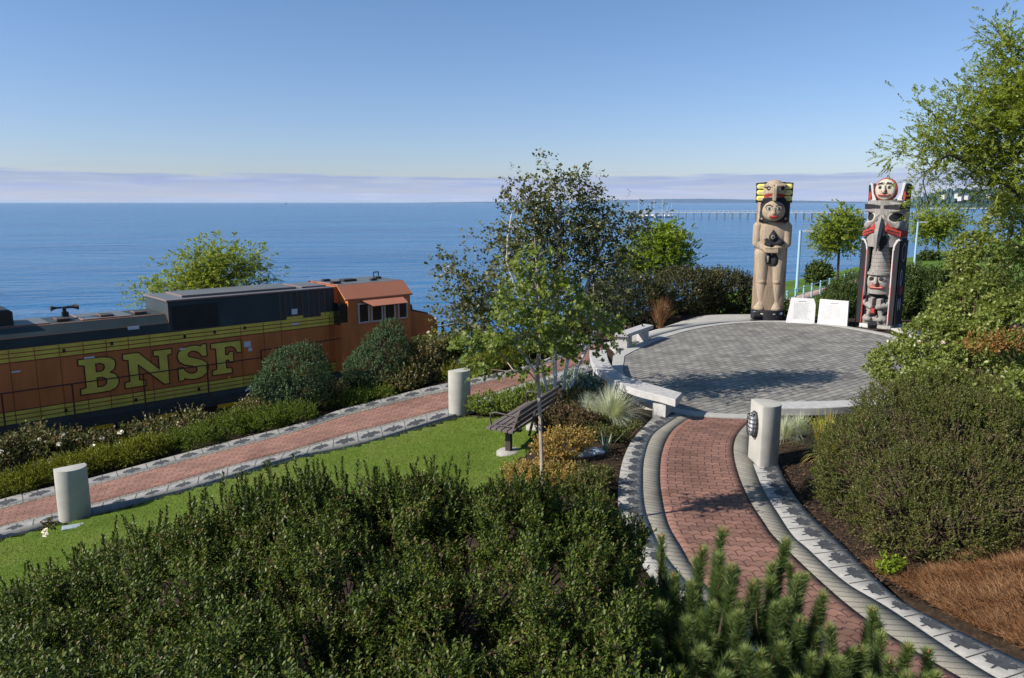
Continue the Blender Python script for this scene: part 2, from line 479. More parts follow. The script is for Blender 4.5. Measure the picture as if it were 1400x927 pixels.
tag(mb.build("sea", sea_mat()), kind="structure")

# ------------------------------------------------------------------ paving
def strip(lines, n, offs, uvw):
    """sheet between two or more edge lines; returns verts, faces, uv (u along in metres, v across in metres)"""
    R = [smooth_line(l[:, :2], n) for l in lines]
    return R
def paver_mat(name, cols, bw, bh, mortar, msize=0.012, offset=0.5, zig=0.0, rough=0.85, coord="UV", rot=0.0):
    m, N, L = new_mat(name); b = principled(N, L)
    t = N.new("ShaderNodeTexCoord"); mp = N.new("ShaderNodeMapping"); L.new(t.outputs[coord], mp.inputs[0])
    mp.inputs["Rotation"].default_value = (0, 0, rot)
    vec = mp.outputs[0]
    if zig:
        s = N.new("ShaderNodeSeparateXYZ"); L.new(vec, s.inputs[0])
        w = N.new("ShaderNodeMath"); w.operation = "PINGPONG"; L.new(s.outputs["X"], w.inputs[0]); w.inputs[1].default_value = bw / 4
        mr = N.new("ShaderNodeMapRange"); mr.interpolation_type = "SMOOTHSTEP"; L.new(w.outputs[0], mr.inputs[0])
        mr.inputs[1].default_value = bw * 0.06; mr.inputs[2].default_value = bw * 0.19
        mr.inputs[3].default_value = -zig; mr.inputs[4].default_value = zig
        a = N.new("ShaderNodeMath"); a.operation = "ADD"; L.new(s.outputs["Y"], a.inputs[0]); L.new(mr.outputs[0], a.inputs[1])
        c = N.new("ShaderNodeCombineXYZ"); L.new(s.outputs["X"], c.inputs[0]); L.new(a.outputs[0], c.inputs[1]); vec = c.outputs[0]
    br = N.new("ShaderNodeTexBrick"); L.new(vec, br.inputs["Vector"])
    br.offset = offset; br.inputs["Scale"].default_value = 1.0
    br.inputs["Brick Width"].default_value = bw; br.inputs["Row Height"].default_value = bh
    br.inputs["Mortar Size"].default_value = msize; br.inputs["Mortar Smooth"].default_value = 0.3
    br.inputs["Color1"].default_value = (*cols[0], 1); br.inputs["Color2"].default_value = (*cols[1], 1)
    br.inputs["Mortar"].default_value = (*mortar, 1)
    n = noise(N, L, 1.3, 8, 0.65); n2 = noise(N, L, 60, 3, 0.6)
    c1 = mixc(N, L, 1.0, br.outputs["Color"], ramp(N, L, n, [(0.28, (.62, .60, .58)), (0.5, (.95, .95, .95)), (0.75, (1.22, 1.20, 1.16))]), "MULTIPLY")
    c2 = mixc(N, L, 1.0, c1, ramp(N, L, n2, [(0.3, (.85, .85, .85)), (0.7, (1.12, 1.12, 1.12))]), "MULTIPLY")
    L.new(c2, b.inputs["Base Color"]); b.inputs["Roughness"].default_value = rough; b.inputs["Specular IOR Level"].default_value = 0.25
    iv = N.new("ShaderNodeMath"); iv.operation = "SUBTRACT"; iv.inputs[0].default_value = 1.0; L.new(br.outputs["Fac"], iv.inputs[1])
    bump(N, L, iv.outputs[0], 0.6, 0.008, b)
    return m
def sheet(name, la, lb, n, m, zoff, parent=None, across=6, drape=True, kind="structure", thick=0.07, tile=None):
    """paved strip between edge lines la and lb (world xy); draped on the ground with thick sides"""
    A, B = smooth_line(la[:, :2], n), smooth_line(lb[:, :2], n)
    mid = (A + B) / 2; s = np.r_[0, np.cumsum(np.linalg.norm(np.diff(mid, axis=0), axis=1))]
    ts = np.linspace(0, 1, across + 1)
    XY = A[:, None, :] * (1 - ts)[None, :, None] + B[:, None, :] * ts[None, :, None]
    Z = T(XY[..., 0], XY[..., 1]) + zoff if drape else np.full(XY.shape[:2], zoff)
    # level across the width so that neighbouring strips meet cleanly
    top = np.concatenate([XY, Z[..., None]], -1).reshape(-1, 3)
    w = across + 1; nn = n * w
    low = top - np.array([0, 0, thick])
    V = np.vstack([top, low])
    F = [(i*w+j, i*w+j+1, (i+1)*w+j+1, (i+1)*w+j) for i in range(n-1) for j in range(across)]
    for i in range(n - 1):
        for j in (0, across):
            a, b = i*w+j, (i+1)*w+j
            F.append((a, b, b+nn, a+nn) if j == 0 else (b, a, a+nn, b+nn))
    for i in (0, n - 1):
        for j in range(across):
            a, b = i*w+j, i*w+j+1
            F.append((a, b, b+nn, a+nn))
    o = nmesh(name, V, np.array(F), m, parent)
    me = o.data
    uvl = me.uv_layers.new(name="UVMap")
    wid = np.linalg.norm(A - B, axis=1)
    U = np.repeat(s[:, None], w, 1); Vv = ts[None, :] * wid.mean()
    UV = np.stack([U, np.broadcast_to(Vv, U.shape)], -1).reshape(-1, 2); UV = np.vstack([UV, UV])
    li = np.empty(len(me.loops), np.int32); me.loops.foreach_get("vertex_index", li)
    uvl.data.foreach_set("uv", UV[li].astype(np.float32).ravel())
    bm = bmesh.new(); bm.from_mesh(me); bmesh.ops.recalc_face_normals(bm, faces=bm.faces); bm.to_mesh(me); bm.free()
    if kind: tag(o, kind=kind)
    return o, A, B
M_red_l = paver_mat("red_pavers", [(.30, .165, .128), (.215, .117, .092)], 0.23, 0.115, (.11, .055, .045), 0.008, 0.5, 0.0)
M_red_r = paver_mat("red_wavy_pavers", [(.265, .142, .108), (.18, .098, .075)], 0.24, 0.125, (.085, .042, .036), 0.009, 0.5, 0.016)
M_gray_edge = paver_mat("gray_edge_pavers", [(.235, .222, .19), (.195, .185, .16)], 3.0, 0.105, (.10, .095, .08), 0.008, 0.0)
M_plaza = paver_mat("plaza_pavers", [(.285, .272, .245), (.185, .178, .165)], 0.30, 0.15, (.085, .082, .075), 0.014, 0.5, 0.0, coord="Object", rot=math.radians(-38))
M_conc = mat("pale_concrete", (.38, .37, .345), 0.85, 0.16, 3.0, 0.25, 90, spec=0.25)
M_slab = mat("granite_slab", (.275, .27, .26), 0.8, 0.3, 9.0, 0.2, 120, spec=0.25)
M_leafink = mat("sandblasted_leaf_stain", (.042, .046, .052), 0.85, 0.45, 14.0)
M_joint = mat("dark_joint", (.07, .065, .06), 0.95)
def swap_uv(m):
    mp = [n for n in m.node_tree.nodes if n.type == "MAPPING"][0]
    mp.inputs["Rotation"].default_value = (0, 0, math.pi / 2)
swap_uv(M_red_r); swap_uv(M_gray_edge)
mp_ = [n for n in M_gray_edge.node_tree.nodes if n.type == "MAPPING"][0]
mp_.inputs["Rotation"].default_value = (0, 0, math.pi / 2)
mp_.inputs["Location"].default_value = (1.5, 0, 0)

_A, _B = resample3(L_far_in, 60), resample3(L_near_in, 60)
_fg, _ng = _A * .91 + _B * .09, _A * .08 + _B * .92
sheet("seaside_path", _fg, _ng, 90, M_red_l, 0.030)
sheet("seaside_path_edge", L_far_in, _fg, 90, M_gray_edge, 0.033, across=2)
sheet("seaside_path_edge", _ng, L_near_in, 90, M_gray_edge, 0.033, across=2)
sheet("garden_path", R_li, R_ri, 80, M_red_r, 0.030, across=10)
sheet("garden_path_edge", R_lm, R_li, 80, M_gray_edge, 0.034, across=2)
sheet("garden_path_edge", R_ri, R_rm, 80, M_gray_edge, 0.034, across=2)

# maple leaf outline for the slab inlays (unit size, stem down)
_half = [(0.0,.50),(.07,.34),(.17,.39),(.15,.17),(.31,.30),(.35,.22),(.49,.25),(.42,.11),(.48,.04),(.27,-.10),(.31,-.20),(.04,-.17),(.025,-.42)]
LEAF = [(x, y) for x, y in _half] + [(-x, y) for x, y in _half[::-1] if x > 0]
def leaf_border(name, la, lb, n, zoff, step, flip=False, seed=1, first=0.3):
    o, A, B = sheet(name, la, lb, n, [M_slab, M_leafink, M_joint], zoff, across=2, thick=0.10)
    rnd = random.Random(seed)
    mid = (A + B) / 2; s = np.r_[0, np.cumsum(np.linalg.norm(np.diff(mid, axis=0), axis=1))]
    bm = bmesh.new(); bm.from_mesh(o.data)
    def frame(t):
        a = np.array([np.interp(t, s, A[:, k]) for k in (0, 1)]); b = np.array([np.interp(t, s, B[:, k]) for k in (0, 1)])
        return a, b
    t = first
    while t < s[-1] - 0.2:
        a, b = frame(t); c = (a + b) / 2; ac = (b - a); W = np.linalg.norm(ac); ac /= W
        a2, b2 = frame(min(t + 0.05, s[-1])); al = ((a2 + b2) / 2 - c); al /= np.linalg.norm(al)
        if flip: ac = -ac
        sc = min(W * 0.95, step * 0.92) * rnd.uniform(.92, 1.04); ang = rnd.uniform(-.25, .25)
        vs = []
        for x, y in LEAF:
            x, y = x * rnd.uniform(.93, 1.07), y * rnd.uniform(.95, 1.05)
            xr = x * math.cos(ang) - y * math.sin(ang); yr = x * math.sin(ang) + y * math.cos(ang)
            q = c + (al * xr * 0.95 + ac * yr) * sc
            vs.append(q)
        q = np.array(vs); zz = T(q[:, 0], q[:, 1]) + zoff + 0.004
        f = bm.faces.new([bm.verts.new((q[i, 0], q[i, 1], zz[i])) for i in range(len(q))]); f.material_index = 1
        # joint between slabs
        aj, bj = frame(t + step / 2)
        jl = al * 0.006
        qs = [aj - jl, aj + jl, (aj+bj)/2 + jl, bj + jl, bj - jl, (aj+bj)/2 - jl]
        zz = T([p[0] for p in qs], [p[1] for p in qs]) + zoff + 0.004
        f = bm.faces.new([bm.verts.new((p[0], p[1], z)) for p, z in zip(qs, zz)]); f.material_index = 2
        t += step
    bm.normal_update()
    for f in bm.faces:
        if f.material_index and f.normal.z < 0: f.normal_flip()
    bm.to_mesh(o.data); bm.free()
    return o
leaf_border("leaf_slab_border", L_far_out, L_far_in, 90, 0.038, 0.52, seed=1)
leaf_border("leaf_slab_border", L_near_in, L_near_out, 90, 0.038, 0.52, seed=2)
leaf_border("leaf_slab_border", R_lo, R_lm, 80, 0.040, 0.33, seed=3)
R_rs = np.vstack([on_z(1029.5,637,0)[None], R_rm[4:]])
leaf_border("leaf_slab_border", R_rs, R_ro, 80, 0.040, 0.34, seed=4, first=0.25)

# plaza disc and its kerb ring
PL = resample(np.vstack([PLAZA, PLAZA[:1]]), n=121)[:-1]
cen = PL.mean(0)
k_in = 1 - 0.30 / np.linalg.norm(PL - cen, axis=1)[:, None]
inner = cen + (PL - cen) * k_in
mb = MB()
mb.prism([tuple(p) for p in inner], -0.10, 0.032)
tag(mb.build("plaza", M_plaza), kind="structure")
mb = MB()
n_ = len(PL)
vs = [(p[0], p[1], z) for ring in (inner, PL) for z in (-0.10, 0.048) for p in ring]
fs = []
for i in range(n_):
    j = (i + 1) % n_
    fs += [(n_+i, n_+j, 3*n_+j, 3*n_+i), (i, j, n_+j, n_+i), (2*n_+j, 2*n_+i, 3*n_+i, 3*n_+j)]
mb.add(vs, fs)
tag(mb.build("plaza_kerb", M_conc), kind="structure")
# the band of pale slabs beyond the plaza, under the totem poles and the far bench
far_band = np.array([on_z(x, y, 0)[:2] for x, y in [(826,470),(842,466),(868,456),(905,446),(945,437.5),(985,432.5),(1032,429)]])
near_band = np.array([on_z(x, y, 0)[:2] for x, y in [(842,483),(856,476),(884,464),(918,454),(955,446),(990,441.5),(1032,438.5)]])
sheet("plaza_apron", far_band, near_band, 40, M_conc, 0.040, across=3)
rb1 = np.array([on_z(x, y, 0)[:2] for x, y in [(1215,441),(1240,449),(1262,458)]])
rb2 = np.array([on_z(x, y, 0)[:2] for x, y in [(1205,446),(1228,455),(1250,465)]])
sheet("plaza_apron", rb1, rb2, 10, M_conc, 0.046, across=2)

# lawn sheet and its short grass
LAWN_PX = [(-170,801),(-60,758),(0,739),(51,726),(126,706),(211,683),(300,659),(400,629),(516,602),(589,582),(635,569),(668,571),(700,570),(745,575),(742,592),(738,598),(715,632),(690,668),(690,700),(600,730),(400,760),(200,800),(60,860),(-80,900),(-200,880)]
LAWN = np.array([G(x, y)[:2] for x, y in LAWN_PX])
def lawn_mat():
    m, N, L = new_mat("lawn_turf"); b = principled(N, L)
    n = noise(N, L, 0.8, 8, 0.72); n2 = noise(N, L, 45, 4, 0.7)
    c = ramp(N, L, n, [(0.28, (.085, .145, .018)), (0.5, (.13, .195, .028)), (0.72, (.20, .215, .065))])
    L.new(mixc(N, L, 1.0, c, ramp(N, L, n2, [(0.3, (.6, .65, .6)), (0.7, (1.25, 1.2, 1.2))]), "MULTIPLY"), b.inputs["Base Color"])
    b.inputs["Roughness"].default_value = 0.9; b.inputs["Specular IOR Level"].default_value = 0.1
    bump(N, L, n2, 1.0, 0.03, b); return m
lx = np.arange(LAWN[:, 0].min(), LAWN[:, 0].max(), 0.14); ly = np.arange(LAWN[:, 1].min(), LAWN[:, 1].max(), 0.14)
LX, LY = np.meshgrid(lx, ly); P_ = np.stack([LX.ravel(), LY.ravel()], 1)
ins = inside(P_, LAWN).reshape(LX.shape)
LZ = T(LX, LY) + 0.02
id_ = np.arange(LX.size).reshape(LX.shape)
keep = ins[:-1, :-1] & ins[:-1, 1:] & ins[1:, 1:] & ins[1:, :-1]
Fq = np.stack([id_[:-1, :-1], id_[:-1, 1:], id_[1:, 1:], id_[1:, :-1]], -1)[keep]
lawn = nmesh("lawn", np.stack([LX.ravel(), LY.ravel(), LZ.ravel()], 1), Fq, lawn_mat(), smooth=True)
tag(lawn, kind="structure")
def poly_points(poly, n, rng):
    lo, hi = poly.min(0), poly.max(0); out = []
    while sum(map(len, out)) < n:
        p = rng.uniform(lo, hi, (n * 2, 2)); out.append(p[inside(p, poly)])
    return np.vstack(out)[:n]
g = poly_points(LAWN, 70000, RNG)
g = g[(g[:, 1] < 17)]
gz = T(g[:, 0], g[:, 1]) + 0.015
ang = RNG.uniform(0, 2*np.pi, len(g)); hh = RNG.uniform(.018, .042, len(g)); ww = 0.0045
sx, sy = np.cos(ang) * ww, np.sin(ang) * ww
tx, ty = RNG.normal(0, .014, len(g)), RNG.normal(0, .014, len(g))
b0 = np.stack([g[:, 0] - sx, g[:, 1] - sy, gz], 1); b1 = np.stack([g[:, 0] + sx, g[:, 1] + sy, gz], 1)
tp = np.stack([g[:, 0] + tx, g[:, 1] + ty, gz + hh], 1)
Vg = np.stack([b0, b1, tp], 1).reshape(-1, 3); Fg = np.arange(len(Vg)).reshape(-1, 3)
M_grass = leaf_mat("grass_blade", [(.06, .115, .013), (.098, .16, .022), (.145, .20, .034), (.23, .25, .085)], 0.3, 0.6, 0.2)
tag(nmesh("grass", Vg, Fg, M_grass, tint=RNG.random(len(Fg))), kind="stuff", label="short bright green lawn grass along the brick path", cat="grass")

# lower promenade, ballast bed and rails
pr_a = np.array([G(x, y)[:2] for x, y in [(1040,421),(1072,411),(1100,402),(1130,393.5),(1155,387),(1190,379)]])
pr_b = np.array([G(x, y)[:2] for x, y in [(1050,427),(1085,416),(1112,406),(1140,397),(1163,390),(1196,381.5)]])
M_prom = mat("promenade_brick", (.36, .24, .20), 0.9, 0.12, 2.0)
sheet("promenade", pr_a, pr_b, 24, M_prom, 0.06, across=2)
M_ballast = mat("ballast_stone", (.13, .125, .12), 0.95, 0.5, 9.0, 1.0, 14)
M_rail = mat("rail_steel", (.14, .10, .08), 0.45, 0.2, 8.0, metal=0.7)
TRK_ROT = math.atan2(TD[1], TD[0])
def trk(u, v, z): q = B2 + TD * u - TN * v; return (q[0], q[1], RAIL_Z + z)
mb = MB()
prof = [(-1.9, -.55), (-1.2, -.17), (3.2, -.17), (3.9, -.55)]
us = np.linspace(-40, 40, 21)
vs = [trk(u, v, z) for u in us for v, z in prof]
mb.add(vs, [(i*4+j, i*4+j+1, (i+1)*4+j+1, (i+1)*4+j) for i in range(20) for j in range(3)])
tag(mb.build("track_bed", M_ballast), kind="structure")
rt = thing("railway_track", "steel railway track on grey ballast under the orange locomotive", "railway track", trk(0, 0, 0), TRK_ROT)
for v in (0.28, 1.72):
    mb = MB(); mb.box((-40, v-.035, -.15), (40, v+.035, 0)); mb.box((-40, v-.07, -.165), (40, v+.07, -.15))
    mb.build("rail", M_rail, rt)
# ------------------------------------------------------------------ far shore, headland, pier, boats
def hill(name, pts, depth, mt, seed, noise_amp, col=None):
    """ridge of land: pts (px, py_top) at distance Y; solid with depth"""
    pass
def ridge(name, prof, Y, thick, m, seed=0, jag=2.0, n=160, cols=8):
    rng = np.random.default_rng(seed)
    px = np.linspace(prof[0][0], prof[-1][0], n); py = np.interp(px, [p[0] for p in prof], [p[1] for p in prof])
    V = []
    for j in range(cols + 1):
        t = j / cols; yy = Y + thick * t
        prof_k = math.sin(math.pi * min(1, t * 0.5 + 0.02) ) ** 0.6
        for i in range(n):
            top = at(px[i], py[i], Y)
            h = (top[2] - SEA_Z) * (prof_k if j else 0.0)
            V.append((at(px[i], py[i], Y)[0] * (yy / Y), yy, SEA_Z - 1 + (1 if j else 0) * h + (rng.normal(0, jag) if j else 0)))
    F = [(j*n+i, j*n+i+1, (j+1)*n+i+1, (j+1)*n+i) for j in range(cols) for i in range(n-1)]
    return nmesh(name, np.array(V), np.array(F), m)
M_far = mat("haze_tinted_land", (.10, .16, .26), 1.0, 0.1, 0.004, spec=0.0)  # blue of the distance haze is painted into the hills' colour
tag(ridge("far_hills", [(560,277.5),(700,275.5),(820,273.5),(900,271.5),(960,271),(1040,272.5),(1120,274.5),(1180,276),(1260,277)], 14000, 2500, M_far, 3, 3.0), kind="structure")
M_head = mat("haze_tinted_headland", (.055, .095, .11), 1.0, 0.35, 0.02, spec=0.0)  # base colour carries the bluish haze over the headland
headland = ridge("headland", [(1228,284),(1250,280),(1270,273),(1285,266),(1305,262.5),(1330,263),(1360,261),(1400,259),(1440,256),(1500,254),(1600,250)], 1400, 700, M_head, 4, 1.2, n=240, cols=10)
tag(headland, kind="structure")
# conifers standing along the headland as one far wood
rng = np.random.default_rng(8)
Vt, Ft, tt = [], [], []
me = headland.data
hv = np.empty(len(me.vertices) * 3, np.float32); me.vertices.foreach_get("co", hv); hv = hv.reshape(-1, 3)
sel = hv[hv[:, 2] > SEA_Z + 5]
for q in sel[rng.integers(0, len(sel), 1500)]:
    h = rng.uniform(9, 22); r = h * rng.uniform(.22, .4); k = len(Vt)
    c = q + np.array([rng.uniform(-4, 4), rng.uniform(-4, 4), -2])
    for lev, (rr, zz) in enumerate(((1, .0), (.8, .45), (.0, 1.0))):
        for a in range(5):
            an = a * 2 * math.pi / 5 + lev
            Vt.append((c[0] + r * rr * math.cos(an), c[1] + r * rr * math.sin(an), c[2] + h * zz))
    for lev in (0, 1):
        for a in range(5):
            Ft.append((k + lev*5 + a, k + lev*5 + (a+1) % 5, k + (lev+1)*5 + (a+1) % 5, k + (lev+1)*5 + a)); tt.append(rng.random())
M_farwood = leaf_mat("haze_tinted_wood", [(.045, .085, .105), (.06, .105, .115), (.08, .12, .12)], 0, 1.0, 0.0)  # tree greens shifted to blue to paint in the haze
tag(nmesh("haze_tinted_wood", np.array(Vt), np.array(Ft), M_farwood, tint=np.array(tt)), "dark wood tinted blue with haze, covering the headland on the far right shore", "wood", kind="stuff")
M_white = mat("white_paint", (.75, .74, .72), 0.6, 0.06)
M_roof = mat("grey_roof", (.22, .22, .23), 0.8, 0.15)
M_pane = mat("dark_pane", (.03, .04, .05), 0.15)
M_house = mat('house_render', (.42, .42, .42), .8, .1)
def far_house(px, py, Y, w, h, label):
    p = at(px, py, Y); t = thing("house", label, "house", p, 0.3, "white houses on the headland")
    mb = MB(); mb.box((-w/2, -4, -6), (w/2, 4, h)); mb.build("wall", M_house, t)
    mb = MB(); mb.prism([(-w/2-.6, h+.01), (w/2+.6, h+.01), (0, h + w*.28)], -4.6, 4.6, axis="y"); mb.build("roof", M_roof, t)
    for x in (-w*.28, w*.1):
        mb = MB(); mb.box((x, -4.05, h*.35), (x + w*.2, -3.98, h*.75)); mb.build("window", M_pane, t)
for a in [(1290, 268.0, 1375, 4, 1.6, "white house on the headland, leftmost of the visible houses"),
          (1309, 266.5, 1370, 5, 1.8, "large white house halfway up the wooded headland"),
          (1313, 270.0, 1362, 4, 1.5, "white house just below the large one on the headland"),
          (1322, 268.5, 1380, 3.2, 1.4, "small white house right of the pair on the headland"),
          (1352, 266.5, 1380, 3.2, 1.4, "white house on the headland, rightmost of the visible houses")]:
    far_house(*a)
mb = MB(); 
pb = [at(x, 284.3, 1330) for x in np.linspace(1262, 1420, 12)]
mb.add([tuple(p) for p in pb] + [(p[0], p[1] - 12, SEA_Z - .4) for p in pb] + [(p[0]+2, p[1]+60, p[2]) for p in pb],
       [(i, i+1, 12+i+1, 12+i) for i in range(11)] + [(24+i, 24+i+1, i+1, i) for i in range(11)])
tag(mb.build("beach", mat("beach_sand", (.42, .38, .32), 1.0, 0.1, 0.05)), kind="structure")

# pier
PIER_Y = 500.0
pa, pb_ = at(862, 290.5, PIER_Y + 20), at(1265, 293.0, PIER_Y - 20)
M_wood_grey = mat("weathered_timber", (.16, .17, .19), 0.9, 0.2, 0.5)
M_deck = mat("pale_timber", (.42, .43, .45), 0.9, 0.1, 0.3)
pier = thing("pier", "long pale timber pier on dark piles crossing the bay", "pier", (pa[0], pa[1], SEA_Z), math.atan2(pb_[1] - pa[1], pb_[0] - pa[0]))
PLEN = float(np.linalg.norm((pb_ - pa)[:2])); DZ = 10 - (PIER_Y * 0.0122)
mb = MB(); mb.box((-4, -2, DZ - .5), (PLEN, 2, DZ)); mb.build("deck", M_deck, pier)
for yy in (-1.9, 1.9):
    mb = MB(); mb.box((-4, yy - .06, DZ + .95), (PLEN, yy + .06, DZ + 1.1))
    for x in np.arange(0, PLEN, 3.0): mb.box((x - .08, yy - .08, DZ), (x + .08, yy + .08, DZ + .95))
    mb.build("railing", M_deck, pier)
for i, x in enumerate(np.arange(2, PLEN, 4.9)):
    mb = MB()
    for yy in (-1.6, 1.6): mb.tube([(x, yy, -2.5), (x, yy, DZ - .8)], .32, 6)
    mb.box((x - .3, -2.1, DZ - .8), (x + .3, 2.1, DZ - .5))
    mb.build("pile", M_wood_grey, pier)
# breakwater floats and small boats moored at the pier head
M_hull = mat("boat_hull", (.72, .72, .74), 0.4, 0.05)
M_mast = mat("boat_mast", (.55, .55, .56), 0.4, 0.05, metal=0.3)
def hull_bm(mb, L_, W_, H_):
    st = []
    for t in np.linspace(0, 1, 7):
        w = W_ / 2 * (1 - max(0, (t - .45) / .55) ** 2.2); st.append((t * L_ - L_/2, w))
    V = []
    for x, w in st: V += [(x, -w, H_), (x, -w * .6, 0.0), (x, 0, -.35), (x, w * .6, 0.0), (x, w, H_)]
    F = [(i*5+j, i*5+j+1, (i+1)*5+j+1, (i+1)*5+j) for i in range(6) for j in range(4)] + [(i*5+4, i*5, (i+1)*5, (i+1)*5+4) for i in range(6)] + [(0, 1, 2, 3, 4)]
    mb.add(V, F)
boat_spec = [(872, 13.5, "leftmost"), (880.5, 9.5, "second"), (887, 9.0, "third"), (893, 12.0, "fourth"), (904, 12.5, "fifth"), (911, 9.0, "sixth"), (917, 10.0, "rightmost")]
ordinal = {"leftmost": "leftmost white sailboat moored at the far pier end", "rightmost": "rightmost white sailboat of the cluster at the pier end"}
for i, (px, mh, w) in enumerate(boat_spec):
    p = at(px, 289, PIER_Y + 26 + (i % 2) * 6)
    bt = thing("sailboat", ordinal.get(w, f"small white sailboat at the pier end, {w} mast from the left"), "sailboat", (p[0], p[1], SEA_Z + .15), RNG.uniform(-.5, .5), "sailboats moored at the pier")
    mb = MB(); hull_bm(mb, 8.5, 2.6, 1.1); mb.box((-1.5, -.8, 1.1), (1.4, .8, 1.75)); mb.build("hull", M_hull, bt)
    mb = MB(); mb.tube([(.6, 0, 1.0), (.6, 0, mh)], .13, 6); mb.tube([(.6, 0, 2.3), (-2.6, 0, 2.4)], .12, 6); mb.build("mast", M_mast, bt)
p = at(391, 276.9, 3600)
bt = thing("sailboat", "tiny lone white sail far out on the open sea", "sailboat", (p[0], p[1], SEA_Z), 0.4)
mb = MB(); hull_bm(mb, 11, 3, 1.3); mb.build("hull", M_hull, bt)
mb = MB(); mb.prism([(-4, 2), (1, 2), (1, 15)], -.08, .08, axis="y"); mb.build("sail", M_white, bt)

# ------------------------------------------------------------------ the locomotive
def banded(name, cols, **k): return mat(name, cols, **k)
M_or = mat("loco_orange", (.60, .18, .05), 0.55, 0.3, 0.8, spec=0.3, mapscale=(2.2, 2.2, .5))
M_orb = mat("loco_bright_orange", (.44, .17, .095), 0.4, 0.1, 0.9, spec=0.4)
M_gr = mat("loco_dark_green", (.034, .050, .054), 0.6, 0.35, 1.2, spec=0.4)
M_gt = mat("loco_roof_grey", (.115, .128, .142), 0.55, 0.2, 1.0, spec=0.4)
M_ye = mat("loco_yellow", (.74, .58, .09), 0.55, 0.25, 1.0, spec=0.3, mapscale=(2.2, 2.2, .6))
M_bk = mat("loco_black", (.014, .014, .016), 0.55, 0.3, 2.0)
M_un = mat("loco_underframe", (.035, .035, .037), 0.8, 0.4, 2.0)
M_mar = mat("loco_maroon", (.055, .010, .008), 0.5, 0.1)
M_silver = mat("window_frame_silver", (.55, .55, .54), 0.35, 0.05, metal=0.4)
M_glass = mat("cab_glass", (.012, .016, .018), 0.08, 0.1, spec=0.8)
M_lbl = mat("label_white", (.65, .66, .68), 0.6, 0.05)
M_ref = mat("reflector_amber", (.62, .36, .02), 0.35, 0.05)
loco = thing("locomotive", "orange and dark green freight locomotive with yellow stripes and big yellow letters", "locomotive", trk(0, 0, 0), TRK_ROT)
def stack(mb, u0, u1, y0, y1, bands):
    for z0_, z1_, m in bands: mb.box((u0, y0, z0_), (u1, y1, z1_), m)
HM = [M_or, M_ye, M_gr, M_mar, M_gt]
low = [(1.75,1.845,1),(1.845,1.865,3),(1.865,1.965,1),(1.965,1.985,3),(1.985,2.085,1),(2.085,2.115,3)]
upp = [(3.37,3.40,3),(3.40,3.50,1),(3.50,3.52,3),(3.52,3.615,1),(3.615,3.635,3),(3.635,3.735,1)]
Wd = 2.0
# engine hood: banded sides, chamfered dark roof, door seams
mb = MB()
stack(mb, -18, -5.42, 0, Wd, low + [(2.115, 3.37, 0)] + upp)
mb.prism([(0, 3.735), (Wd, 3.735), (Wd, 4.02), (Wd - .26, 4.27), (.26, 4.27), (0, 4.02)], -18, -5.42, 2, axis="x")
for u in np.arange(-17.6, -5.5, .58): mb.box((u, -.012, 1.76), (u + .022, .0, 3.72), 3)
for u in np.arange(-16, -6, 2.1): mb.box((u, .35, 4.271), (u + 1.3, Wd - .35, 4.30), 4)
for u in (-6.2, -7.1, -8.2): mb.box((u, .5, 4.30), (u + .35, .9, 4.36), 2)
mb.build("engine_hood", HM, loco, bevel=0.006, seg=1)
# tall equipment section behind the cab
mb = MB()
stack(mb, -5.42, .02, 0, Wd, low + [(2.115, 3.37, 0)] + upp)
mb.box((-5.42, -.0, 3.735), (.02, Wd, 4.64), 2)
mb.box((-5.46, -.05, 4.64), (.02, Wd + .05, 4.69), 4)
for u in np.arange(-1.95, -.05, .2): mb.box((u, -.014, 3.78), (u + .03, .0, 4.58), 2)
for u in (-3.3, -2.55, -1.95, -.2): mb.box((u, -.012, 1.76), (u + .02, .0, 3.72), 3)
mb.box((-.5, -.010, 3.735), (.02, .0, 3.86), 1); mb.box((-1.75, -.012, 3.735), (-1.15, .0, 3.83), 1)
mb.box((-4.9, .3, 4.691), (-1.2, Wd - .3, 4.76), 4)
mb.box((-1.0, .3, 4.691), (-.1, Wd - .3, 4.74), 4)
mb.build("equipment_hood", HM, loco, bevel=0.008, seg=1)
mb = MB(); mb.box((-5.3, -.03, 3.80), (-3.95, 0, 4.5), 0)
for z in np.arange(3.85, 4.48, .07): mb.box((-5.28, -.05, z), (-3.97, -.03, z + .02), 0)
mb.build("air_intake_grille", M_bk, loco)
# walkway and side frame
mb = MB(); mb.box((-18.3, -.56, 1.52), (4.35, Wd + .56, 1.745), 0); mb.box((-18.3, -.60, 1.44), (4.35, -.56, 1.70), 0)
mb.build("walkway", M_un, loco, bevel=0.01, seg=1)
for u in (-5.9, -4.1, -7.6, -9.4):
    mb = MB(); mb.box((u - .29, -.625, 1.36), (u + .29, -.602, 1.47)); mb.build("reflector", M_ref, loco)
mb = MB(); mb.box((-18, -.4, 1.0), (4.1, Wd + .4, 1.44)); mb.build("underframe", M_un, loco)
mb = MB(); mb.prism([(-.3, .45), (.1, .22), (Wd - .1, .22), (Wd + .3, .45), (Wd + .3, 1.0), (-.3, 1.0)], -9.8, -4.4, axis="x"); mb.build("fuel_tank", M_un, loco, bevel=.04)
